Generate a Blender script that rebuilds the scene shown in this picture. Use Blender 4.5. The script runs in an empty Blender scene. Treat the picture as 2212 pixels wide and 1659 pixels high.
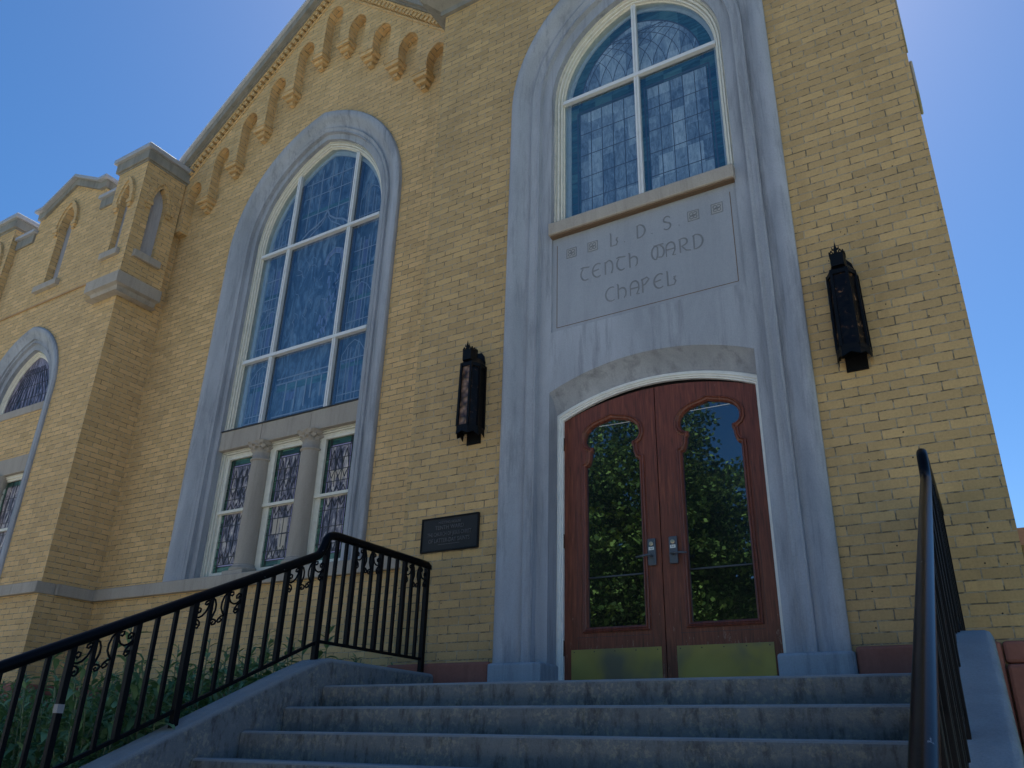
import bpy, math, random
import numpy as np
from mathutils import Matrix, Vector
from mathutils.geometry import tessellate_polygon
random.seed(7); rng = np.random.default_rng(11)
R = math.radians
scene = bpy.context.scene
COL = scene.collection

# ------------------------------------------------------------------ camera
def rot(axis, a): return Matrix.Rotation(a, 4, axis)
cam_d = bpy.data.cameras.new('camera'); cam = bpy.data.objects.new('camera', cam_d); COL.objects.link(cam)
cam_d.sensor_width = 36.0; cam_d.lens = 36.0 * 1767.4 / 2212.0
cam_d.clip_start = 0.05; cam_d.clip_end = 3000
cam.matrix_world = Matrix.Translation((0, -6, 0)) @ rot('Z', R(32.2313)) @ rot('X', R(114.4015)) @ rot('Z', R(1.7134))
scene.camera = cam

# ------------------------------------------------------------------ world and sun (sun stands behind the building)
SUN_EL, SUN_AZ = 58.0, -20.0          # azimuth measured from +Y towards +X
world = bpy.data.worlds.new('World'); scene.world = world; world.use_nodes = True
wn = world.node_tree.nodes; wl = world.node_tree.links
sky = wn.new('ShaderNodeTexSky'); sky.sky_type = 'NISHITA'; sky.sun_disc = False
sky.sun_elevation = R(SUN_EL); sky.sun_rotation = R(SUN_AZ)
sky.altitude = 1400; sky.air_density = 1.0; sky.dust_density = 1.3; sky.ozone_density = 2.6
bg = wn['Background']; bg.inputs['Strength'].default_value = 0.055
hsv = wn.new('ShaderNodeHueSaturation'); hsv.inputs['Saturation'].default_value = 1.3
wl.new(sky.outputs[0], hsv.inputs['Color']); wl.new(hsv.outputs[0], bg.inputs['Color'])
sun_d = bpy.data.lights.new('sun', 'SUN'); sun_d.energy = 5.0; sun_d.angle = R(0.5); sun_d.color = (1.0, 0.95, 0.87)
sun = bpy.data.objects.new('sun', sun_d); COL.objects.link(sun)
sv = Vector((math.sin(R(SUN_AZ)) * math.cos(R(SUN_EL)), math.cos(R(SUN_AZ)) * math.cos(R(SUN_EL)), math.sin(R(SUN_EL))))
sun.rotation_euler = sv.to_track_quat('Z', 'Y').to_euler()
scene.view_settings.view_transform = 'Standard'; scene.view_settings.look = 'None'
scene.view_settings.exposure = 1.48; scene.view_settings.gamma = 1.0
scene.render.engine = 'CYCLES'
scene.cycles.max_bounces = 6; scene.cycles.diffuse_bounces = 3; scene.cycles.glossy_bounces = 3
scene.cycles.transparent_max_bounces = 8; scene.cycles.caustics_reflective = False; scene.cycles.caustics_refractive = False

# ------------------------------------------------------------------ material helpers
class NT:
    def __init__(s, name):
        s.m = bpy.data.materials.new(name); s.m.use_nodes = True
        s.n = s.m.node_tree.nodes; s.l = s.m.node_tree.links
        s.b = s.n['Principled BSDF']; s.out = s.n['Material Output']
    def new(s, t, **kw):
        x = s.n.new(t)
        for k, v in kw.items(): setattr(x, k, v)
        return x
    def set(s, node, **kw):
        for k, v in kw.items(): node.inputs[k.replace('_', ' ')].default_value = v
    def link(s, a, b): s.l.new(a, b)
    def coord(s, kind='Object', scale=(1, 1, 1), loc=(0, 0, 0)):
        tc = s.new('ShaderNodeTexCoord'); mp = s.new('ShaderNodeMapping')
        s.link(tc.outputs[kind], mp.inputs['Vector']); mp.inputs['Scale'].default_value = scale
        mp.inputs['Location'].default_value = loc
        return mp.outputs[0]
    def noise(s, vec, scale, detail=4, rough=0.6, dist=0.0):
        x = s.new('ShaderNodeTexNoise'); s.link(vec, x.inputs['Vector'])
        x.inputs['Scale'].default_value = scale; x.inputs['Detail'].default_value = detail
        x.inputs['Roughness'].default_value = rough; x.inputs['Distortion'].default_value = dist
        return x.outputs['Fac']
    def ramp(s, fac, stops, interp='LINEAR'):
        x = s.new('ShaderNodeValToRGB'); x.color_ramp.interpolation = interp
        e = x.color_ramp.elements
        while len(e) < len(stops): e.new(0.5)
        for el, (p, c) in zip(e, stops):
            el.position = p; el.color = (*c, 1) if len(c) == 3 else c
        s.link(fac, x.inputs[0]); return x.outputs[0]
    def mix(s, fac, a, b, mode='MIX'):
        x = s.new('ShaderNodeMix', data_type='RGBA', blend_type=mode)
        for sock, v in ((x.inputs[0], fac), (x.inputs[6], a), (x.inputs[7], b)):
            if hasattr(v, 'is_linked') or hasattr(v, 'links'): s.link(v, sock)
            else: sock.default_value = v if not isinstance(v, tuple) or len(v) == 4 else (*v, 1)
        return x.outputs[2]
    def math(s, op, a, b=0.0, clamp=False):
        x = s.new('ShaderNodeMath', operation=op, use_clamp=clamp)
        for i, v in enumerate((a, b)):
            if hasattr(v, 'links'): s.link(v, x.inputs[i])
            else: x.inputs[i].default_value = v
        return x.outputs[0]
    def bump(s, h, strength=0.3, dist=0.01):
        x = s.new('ShaderNodeBump'); x.inputs['Strength'].default_value = strength; x.inputs['Distance'].default_value = dist
        s.link(h, x.inputs['Height']); s.link(x.outputs[0], s.b.inputs['Normal'])
    def base(s, c):
        if hasattr(c, 'links'): s.link(c, s.b.inputs['Base Color'])
        else: s.b.inputs['Base Color'].default_value = (*c, 1)
    def rough(s, v):
        if hasattr(v, 'links'): s.link(v, s.b.inputs['Roughness'])
        else: s.b.inputs['Roughness'].default_value = v

def brick_mat(name, ca, cb, mortar, offx=0.0):
    t = NT(name)
    uv = t.coord('UV', loc=(offx, 0, 0))
    wob = t.noise(uv, 9.0, 2)
    # small wobble so that courses are not ruler straight
    add = t.new('ShaderNodeVectorMath', operation='MULTIPLY_ADD')
    cmb = t.new('ShaderNodeCombineXYZ'); sub = t.math('SUBTRACT', wob, 0.5)
    t.link(t.math('MULTIPLY', sub, 0.010), cmb.inputs[0]); t.link(t.math('MULTIPLY', t.math('SUBTRACT', t.noise(uv, 4.3, 2), 0.5), 0.009), cmb.inputs[1])
    va = t.new('ShaderNodeVectorMath', operation='ADD'); t.link(uv, va.inputs[0]); t.link(cmb.outputs[0], va.inputs[1])
    vec = va.outputs[0]
    def brick(c1, c2, m, ms=0.0048, smooth=0.2):
        b = t.new('ShaderNodeTexBrick'); b.offset = 0.5; b.offset_frequency = 2; b.squash = 1.0
        t.link(vec, b.inputs['Vector'])
        b.inputs['Color1'].default_value = (*c1, 1); b.inputs['Color2'].default_value = (*c2, 1); b.inputs['Mortar'].default_value = (*m, 1)
        b.inputs['Scale'].default_value = 1.0; b.inputs['Mortar Size'].default_value = ms; b.inputs['Mortar Smooth'].default_value = smooth
        b.inputs['Bias'].default_value = 0.0; b.inputs['Brick Width'].default_value = 0.2185; b.inputs['Row Height'].default_value = 0.0728
        return b
    b = brick((0, 0, 0), (1, 1, 1), (0.5, 0.5, 0.5), 0.0001, 0.0)
    tone = t.ramp(b.outputs['Color'], [(0.0, tuple(x * 0.84 for x in ca)), (0.10, tuple(x * 0.94 for x in ca)), (0.45, ca), (0.8, cb), (1.0, tuple(min(1, x * 1.06) for x in cb))])
    big = t.noise(t.coord('UV'), 0.55, 4, 0.65)
    tone = t.mix(t.ramp(big, [(0.38, (0, 0, 0)), (0.68, (0.45, 0.45, 0.45))]), tone, tuple(0.84 * x for x in (ca[0] * .98, ca[1], ca[2] * 1.12)), 'MIX')
    fine = t.noise(t.coord('UV'), 60, 5, 0.7)
    tone = t.mix(0.55, tone, t.ramp(fine, [(0.3, (0.7, 0.7, 0.7)), (0.6, (1, 1, 1))]), 'MULTIPLY')
    # rain streak staining
    st = t.noise(t.coord('UV', scale=(2.2, 0.25, 1)), 2.0, 5, 0.7)
    tone = t.mix(t.ramp(st, [(0.5, (0, 0, 0)), (0.75, (0.5, 0.5, 0.5))]), tone, tuple(x * 0.6 for x in ca))
    # dark pits and chipped spots
    vor = t.new('ShaderNodeTexVoronoi'); t.link(t.coord('UV'), vor.inputs['Vector']); vor.inputs['Scale'].default_value = 10.5
    spot = t.math('MULTIPLY', t.math('LESS_THAN', vor.outputs['Distance'], 0.06), t.math('GREATER_THAN', t.noise(t.coord('UV'), 3.1, 1), 0.47))
    m = brick((0, 0, 0), (0, 0, 0), (1, 1, 1))
    mort_c = t.mix(t.ramp(t.noise(t.coord('UV'), 12, 3, 0.7), [(0.44, (0, 0, 0)), (0.6, (1, 1, 1))]), mortar, tuple(x * 0.34 for x in mortar))
    colr = t.mix(m.outputs['Fac'], tone, mort_c)
    colr = t.mix(spot, colr, (0.03, 0.025, 0.02))
    t.base(colr); t.rough(0.85)
    h = t.math('SUBTRACT', t.math('MULTIPLY', fine, 0.35), t.math('ADD', m.outputs['Fac'], spot))
    t.bump(h, 0.9, 0.010)
    return t.m

def stone_mat(name, ca, cb, streak=0.5, rough=0.8, grain=80, bump=0.25):
    t = NT(name); o = t.coord('Object')
    n1 = t.noise(t.coord('Object', scale=(1, 1, 0.28)), 1.8, 6, 0.68, 0.5)
    c = t.mix(t.ramp(n1, [(0.3, (0, 0, 0)), (0.7, (1, 1, 1))]), ca, cb)
    n2 = t.noise(t.coord('Object', scale=(5, 5, 0.5)), 2.0, 6, 0.7)
    c = t.mix(t.ramp(n2, [(0.5, (0, 0, 0)), (0.8, (streak, streak, streak))]), c, tuple(x * 0.45 for x in ca))
    g = t.noise(o, grain, 4, 0.7)
    c = t.mix(0.5, c, t.ramp(g, [(0.3, (0.72, 0.72, 0.72)), (0.6, (1, 1, 1))]), 'MULTIPLY')
    t.base(c); t.rough(rough); t.bump(t.math('ADD', g, t.math('MULTIPLY', n1, 2.0)), bump, 0.004)
    return t.m

def paint_mat(name, col, rough=0.5, dirt=0.3, metal=0.0, sc=14):
    t = NT(name); o = t.coord('Object')
    n = t.noise(o, sc, 5, 0.65)
    t.base(t.mix(t.ramp(n, [(0.45, (0, 0, 0)), (0.75, (dirt, dirt, dirt))]), col, tuple(x * 0.35 for x in col)))
    t.rough(rough); t.b.inputs['Metallic'].default_value = metal
    t.bump(n, 0.15, 0.003)
    return t.m

M = {}
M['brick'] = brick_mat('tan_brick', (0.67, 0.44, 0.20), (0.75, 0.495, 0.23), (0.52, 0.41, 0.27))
M['brick_t'] = brick_mat('dimmed_tan_brick', (0.53, 0.355, 0.16), (0.60, 0.40, 0.18), (0.43, 0.35, 0.24))  # tower copy of the tan brick, darkened: dimmer light put into its colour
M['stone'] = stone_mat('cast_stone', (0.285, 0.305, 0.345), (0.45, 0.47, 0.525), 0.85)
M['stone_lt'] = stone_mat('panel_stone', (0.30, 0.32, 0.36), (0.37, 0.39, 0.435), 0.2, grain=140)
M['sandstone'] = stone_mat('grey_brown_sandstone', (0.36, 0.315, 0.27), (0.46, 0.405, 0.35), 0.5)
M['coping'] = stone_mat('weathered_coping', (0.22, 0.205, 0.18), (0.33, 0.31, 0.275), 0.8)
M['red'] = stone_mat('red_sandstone', (0.27, 0.095, 0.07), (0.37, 0.145, 0.105), 0.45, bump=0.6, grain=40)
M['flash_lt'] = paint_mat('bright_flashing', (0.58, 0.58, 0.62), 0.45, 0.2)
M['terra'] = stone_mat('buff_terracotta', (0.42, 0.27, 0.14), (0.52, 0.34, 0.18), 0.5)
M['letter'] = stone_mat('shaded_letter_groove', (0.19, 0.20, 0.22), (0.25, 0.26, 0.285), 0.1)  # darker than the panel: shade of the cut strokes put into the colour
M['letter_lt'] = stone_mat('square_ornament_stone', (0.33, 0.335, 0.345), (0.40, 0.405, 0.415), 0.1)
M['cream'] = paint_mat('cream_paint', (0.76, 0.73, 0.64), 0.45, 0.25)
M['white'] = paint_mat('white_paint', (0.80, 0.80, 0.77), 0.4, 0.2)
M['flash'] = paint_mat('metal_flashing', (0.40, 0.40, 0.43), 0.5, 0.3)
M['alu'] = paint_mat('aluminium_bar', (0.72, 0.73, 0.74), 0.35, 0.15)
M['putty'] = paint_mat('putty_seal', (0.55, 0.60, 0.58), 0.6, 0.3)
M['lead'] = paint_mat('lead_came', (0.035, 0.035, 0.04), 0.5, 0.2)
M['leadlt'] = paint_mat('pale_lead_came', (0.42, 0.42, 0.45), 0.4, 0.2)
M['leadmid'] = paint_mat('dull_lead_came', (0.10, 0.11, 0.13), 0.5, 0.2)
M['hinge'] = paint_mat('bronze_hinge', (0.12, 0.07, 0.045), 0.4, 0.3, 0.6)
M['iron_panel'] = paint_mat('cast_bronze_plaque', (0.004, 0.004, 0.005), 0.6, 0.3)
M['plaque_letter'] = paint_mat('plaque_lettering', (0.10, 0.095, 0.10), 0.45, 0.3)
M['brassdisc'] = paint_mat('lock_cylinder', (0.55, 0.46, 0.33), 0.35, 0.3, 0.7)
M['sticker'] = paint_mat('white_sticker', (0.75, 0.76, 0.72), 0.6, 0.05)
M['lockgrey'] = paint_mat('grey_lock_plate', (0.10, 0.115, 0.135), 0.42, 0.3, 0.3)
M['tape'] = paint_mat('worn_patch', (0.22, 0.22, 0.23), 0.6, 0.1)
M['nblock'] = paint_mat('neighbour_wall', (0.26, 0.16, 0.13), 0.8, 0.3)
M['roof'] = paint_mat('grey_roof', (0.16, 0.15, 0.15), 0.9, 0.4)

def concrete_mat():
    t = NT('dark_weathered_concrete'); o = t.coord('Object')
    n1 = t.noise(o, 2.2, 6, 0.7, 0.4); n2 = t.noise(o, 26, 6, 0.75); n3 = t.noise(o, 120, 3, 0.6)
    c = t.mix(t.ramp(n1, [(0.3, (0, 0, 0)), (0.7, (1, 1, 1))]), (0.125, 0.132, 0.138), (0.185, 0.195, 0.20))
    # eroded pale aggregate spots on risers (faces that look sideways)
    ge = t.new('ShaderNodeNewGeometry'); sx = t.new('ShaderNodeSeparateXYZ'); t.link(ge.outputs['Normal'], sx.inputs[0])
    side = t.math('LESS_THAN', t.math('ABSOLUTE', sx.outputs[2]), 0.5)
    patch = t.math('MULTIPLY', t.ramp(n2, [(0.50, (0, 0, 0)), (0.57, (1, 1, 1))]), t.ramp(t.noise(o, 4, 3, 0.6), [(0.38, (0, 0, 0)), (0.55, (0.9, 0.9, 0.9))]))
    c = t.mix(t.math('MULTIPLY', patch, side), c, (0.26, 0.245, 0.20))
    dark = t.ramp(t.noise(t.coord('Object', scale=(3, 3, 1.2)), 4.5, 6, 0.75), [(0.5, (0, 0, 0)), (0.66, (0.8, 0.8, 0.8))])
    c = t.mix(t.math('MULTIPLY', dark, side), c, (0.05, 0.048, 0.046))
    up = t.ramp(sx.outputs[2], [(0.25, (0, 0, 0)), (0.8, (1, 1, 1))])  # upward faces paler: nosing highlight put into the colour, besides foot wear
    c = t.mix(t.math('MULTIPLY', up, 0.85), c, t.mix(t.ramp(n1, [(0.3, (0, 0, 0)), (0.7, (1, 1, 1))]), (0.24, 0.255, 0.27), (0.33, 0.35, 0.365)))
    c = t.mix(0.5, c, t.ramp(n3, [(0.3, (0.7, 0.7, 0.7)), (0.6, (1, 1, 1))]), 'MULTIPLY')
    t.base(c); t.rough(0.9)
    t.bump(t.math('ADD', t.math('MULTIPLY', n2, 1.5), n3), 0.5, 0.006)
    return t.m
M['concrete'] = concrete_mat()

def wood_mat():
    t = NT('varnished_red_wood')
    g = t.noise(t.coord('Object', scale=(9, 9, 0.6)), 6, 6, 0.65, 0.6)
    c = t.ramp(g, [(0.3, (0.075, 0.023, 0.012)), (0.5, (0.155, 0.042, 0.024)), (0.72, (0.26, 0.078, 0.038))])
    # worn patches towards the foot of the door, where boots and rain reach
    sp = t.new('ShaderNodeSeparateXYZ'); t.link(t.coord('Object'), sp.inputs[0])
    low = t.new('ShaderNodeMapRange'); t.link(sp.outputs[2], low.inputs[0]); low.inputs[1].default_value = 1.5; low.inputs[2].default_value = 0.4
    sc = t.noise(t.coord('Object', scale=(1, 1, 0.22)), 38, 5, 0.75)
    worn = t.math('GREATER_THAN', t.math('ADD', sc, t.math('MULTIPLY', low.outputs[0], 0.12)), 0.70)
    c = t.mix(worn, c, (0.26, 0.14, 0.10))
    t.base(c); t.rough(0.42); t.bump(t.math('SUBTRACT', g, worn), 0.25, 0.003)
    return t.m
M['wood'] = wood_mat()

def brass_mat():
    t = NT('tarnished_brass'); n = t.noise(t.coord('Object', scale=(1, 1, 0.8)), 2.2, 3, 0.5, 0.3)
    t.base(t.ramp(n, [(0.32, (0.17, 0.165, 0.14)), (0.5, (0.31, 0.275, 0.10)), (0.75, (0.42, 0.37, 0.13))]))
    t.b.inputs['Metallic'].default_value = 0.75; t.rough(t.math('ADD', t.math('MULTIPLY', n, 0.25), 0.28))
    t.bump(n, 0.08, 0.01); return t.m
M['brass'] = brass_mat()

def iron_mat(name, rough, spec, thr):
    t = NT(name); o = t.coord('Object')
    n = t.noise(o, 30, 5, 0.7)
    chip = t.math('GREATER_THAN', t.noise(t.coord('Object', scale=(1.2, 0.35, 0.35)), 40, 5, 0.7), thr)
    t.base(t.mix(chip, (0.003, 0.003, 0.004), (0.16, 0.16, 0.17))); t.b.inputs['Specular IOR Level'].default_value = spec
    t.rough(rough); t.bump(n, 0.15, 0.002); return t.m
M['iron'] = iron_mat('black_painted_iron', 0.55, 0.15, 0.76); M['iron_gloss'] = iron_mat('glossy_black_handrail_paint', 0.30, 0.10, 0.685)
def lampiron_mat():
    t = NT('black_lantern_iron'); n = t.noise(t.coord('Object'), 30, 5, 0.7)
    t.base((0.003, 0.003, 0.004)); t.b.inputs['Specular IOR Level'].default_value = 0.2; t.rough(0.5); t.bump(n, 0.3, 0.002); return t.m
M['lampiron'] = lampiron_mat()
def mica_mat():
    t = NT('dark_amber_lantern_glass')
    vor = t.new('ShaderNodeTexVoronoi'); t.link(t.coord('Object'), vor.inputs['Vector']); vor.inputs['Scale'].default_value = 17
    n = t.noise(t.coord('Object'), 11, 4, 0.7, 1.0)
    t.base(t.ramp(n, [(0.5, (0.004, 0.003, 0.003)), (0.60, (0.012, 0.008, 0.006)), (0.66, (0.20, 0.10, 0.05))])); t.rough(0.3)
    t.b.inputs['Specular IOR Level'].default_value = 0.2; t.bump(vor.outputs['Distance'], 0.5, 0.01); return t.m
M['mica'] = mica_mat()
def amber_mat():
    t = NT('pebbled_amber_glass')
    vor = t.new('ShaderNodeTexVoronoi'); t.link(t.coord('Object'), vor.inputs['Vector']); vor.inputs['Scale'].default_value = 20
    t.base(t.ramp(vor.outputs['Distance'], [(0.1, (0.30, 0.18, 0.12)), (0.6, (0.10, 0.055, 0.035)), (0.9, (0.02, 0.012, 0.01))])); t.rough(0.35)
    t.bump(vor.outputs['Distance'], 0.8, 0.02); return t.m
M['amber'] = amber_mat()

def door_glass_mat():
    t = NT('dark_door_glass'); t.b.inputs['Base Color'].default_value = (0.004, 0.004, 0.004, 1); t.rough(0.2)
    gl = t.new('ShaderNodeBsdfGlossy'); gl.inputs['Roughness'].default_value = 0.0; gl.inputs['Color'].default_value = (0.9, 0.95, 1.0, 1)
    mx = t.new('ShaderNodeMixShader'); mx.inputs[0].default_value = 0.15
    t.link(t.b.outputs[0], mx.inputs[1]); t.link(gl.outputs[0], mx.inputs[2]); t.link(mx.outputs[0], t.out.inputs[0]); return t.m
M['doorglass'] = door_glass_mat()
def storm_mat():
    t = NT('storm_glass'); tr = t.new('ShaderNodeBsdfTransparent'); tr.inputs[0].default_value = (0.80, 0.86, 0.90, 1)
    gl = t.new('ShaderNodeBsdfGlossy'); gl.inputs['Roughness'].default_value = 0.03
    n = t.noise(t.coord('Object'), 1.5, 2); bp = t.new('ShaderNodeBump'); bp.inputs['Strength'].default_value = 0.02; bp.inputs['Distance'].default_value = 0.05
    t.link(n, bp.inputs['Height']); t.link(bp.outputs[0], gl.inputs['Normal']); gl.inputs['Color'].default_value = (0.85, 0.94, 1.0, 1)
    mx = t.new('ShaderNodeMixShader'); mx.inputs[0].default_value = 0.17
    t.link(tr.outputs[0], mx.inputs[1]); t.link(gl.outputs[0], mx.inputs[2]); t.link(mx.outputs[0], t.out.inputs[0]); return t.m
M['storm'] = storm_mat()
def glass_mat(name, stops, grid=None, gloss=0.3, spec=0.5, seed=0.0, sw=(9, 9, 1.6)):
    t = NT(name)
    n = t.noise(t.coord('Object', scale=sw, loc=(seed, seed, seed)), 2.2, 6, 0.72, 1.2)
    if grid:
        b = t.new('ShaderNodeTexBrick'); b.offset = 0; b.inputs['Scale'].default_value = 1; t.link(t.coord('UV', loc=(grid[2], grid[3], 0)), b.inputs['Vector'])
        b.inputs['Color1'].default_value = (0, 0, 0, 1); b.inputs['Color2'].default_value = (1, 1, 1, 1); b.inputs['Mortar Size'].default_value = 0
        b.inputs['Brick Width'].default_value = grid[0]; b.inputs['Row Height'].default_value = grid[1]
        n = t.math('ADD', t.math('MULTIPLY', n, 0.75), t.math('MULTIPLY', b.outputs['Color'], 0.26))
    t.base(t.ramp(n, stops)); t.rough(gloss); t.b.inputs['Specular IOR Level'].default_value = spec
    t.bump(n, 0.15, 0.01); return t.m
M['opal_blue'] = glass_mat('pale_opal_glass', [(0.34, (0.10, 0.16, 0.22)), (0.5, (0.26, 0.36, 0.42)), (0.68, (0.50, 0.60, 0.66))], (0.156, 0.236, 0.0, 0.0), seed=3)
M['deep_blue'] = glass_mat('deep_blue_glass', [(0.35, (0.02, 0.04, 0.065)), (0.50, (0.09, 0.135, 0.185)), (0.66, (0.30, 0.38, 0.44))], None, seed=8, sw=(3, 3, 1))
M['green'] = glass_mat('green_border_glass', [(0.35, (0.008, 0.035, 0.03)), (0.55, (0.04, 0.13, 0.09)), (0.75, (0.20, 0.36, 0.25))], (0.2, 0.17, 0, 0), seed=5, sw=(2, 2, 9))
M['teal'] = glass_mat('teal_border_glass', [(0.35, (0.015, 0.055, 0.06)), (0.5, (0.04, 0.12, 0.12)), (0.7, (0.12, 0.24, 0.22))], (0.2, 0.15, 0, 0), seed=6, sw=(2, 2, 9))
M['lilac'] = glass_mat('lilac_border_glass', [(0.35, (0.30, 0.26, 0.46)), (0.6, (0.48, 0.42, 0.66))], None, seed=1)
M['smoke'] = glass_mat('smoky_opal_glass', [(0.36, (0.012, 0.010, 0.018)), (0.45, (0.07, 0.06, 0.085)), (0.53, (0.26, 0.22, 0.25)), (0.63, (0.66, 0.57, 0.50))], None, seed=2, sw=(5.5, 5.5, 1.7))
M['tanpane'] = glass_mat('tan_replacement_glass', [(0.3, (0.46, 0.37, 0.28)), (0.7, (0.56, 0.47, 0.36))], None, seed=4)
M['violet'] = glass_mat('violet_fan_glass', [(0.40, (0.02, 0.02, 0.03)), (0.5, (0.10, 0.085, 0.13)), (0.64, (0.42, 0.38, 0.48))], None, seed=9)
M['violetmid'] = glass_mat('dull_violet_glass', [(0.35, (0.08, 0.09, 0.16)), (0.6, (0.18, 0.20, 0.32)), (0.8, (0.3, 0.34, 0.46))], None, seed=12)
M['paleglass'] = glass_mat('pale_figure_glass', [(0.35, (0.14, 0.16, 0.28)), (0.6, (0.36, 0.40, 0.56))], None, seed=10, sw=(6, 6, 1.5))
def leaf_mat(name, a, b, trans=0.35, skew=0):
    t = NT(name)
    oi = t.new('ShaderNodeNewGeometry')
    c = t.ramp(oi.outputs['Random Per Island'], [(0.0, a), (1.0, b)] if not skew else [(0.0, tuple(x * .25 for x in a)), (skew, a), (1.0, b)])
    t.base(c); t.rough(0.75); t.b.inputs['Specular IOR Level'].default_value = 0.12
    tl = t.new('ShaderNodeBsdfTranslucent'); t.link(t.mix(0.4, c, (0.35, 0.5, 0.05), 'MIX'), tl.inputs[0])
    mx = t.new('ShaderNodeMixShader'); mx.inputs[0].default_value = trans
    t.link(t.b.outputs[0], mx.inputs[1]); t.link(tl.outputs[0], mx.inputs[2]); t.link(mx.outputs[0], t.out.inputs[0]); return t.m
M['leaf'] = leaf_mat('maple_leaf', (0.030, 0.075, 0.018), (0.16, 0.28, 0.07), 0.12, 0.6)  # skewed ramp paints a few sunlit leaves among many shaded ones
M['perennial'] = leaf_mat('perennial_leaf', (0.065, 0.15, 0.07), (0.24, 0.38, 0.20), 0.2)
M['stem'] = paint_mat('green_stem', (0.16, 0.20, 0.10), 0.6, 0.3)
M['bark'] = paint_mat('bark', (0.10, 0.08, 0.06), 0.9, 0.6, sc=30)
M['dark'] = paint_mat('dark_recess', (0.05, 0.05, 0.055), 0.8, 0.3)
M['nicheback'] = stone_mat('niche_grey_board', (0.34, 0.33, 0.35), (0.46, 0.44, 0.46), 0.7)

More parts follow.
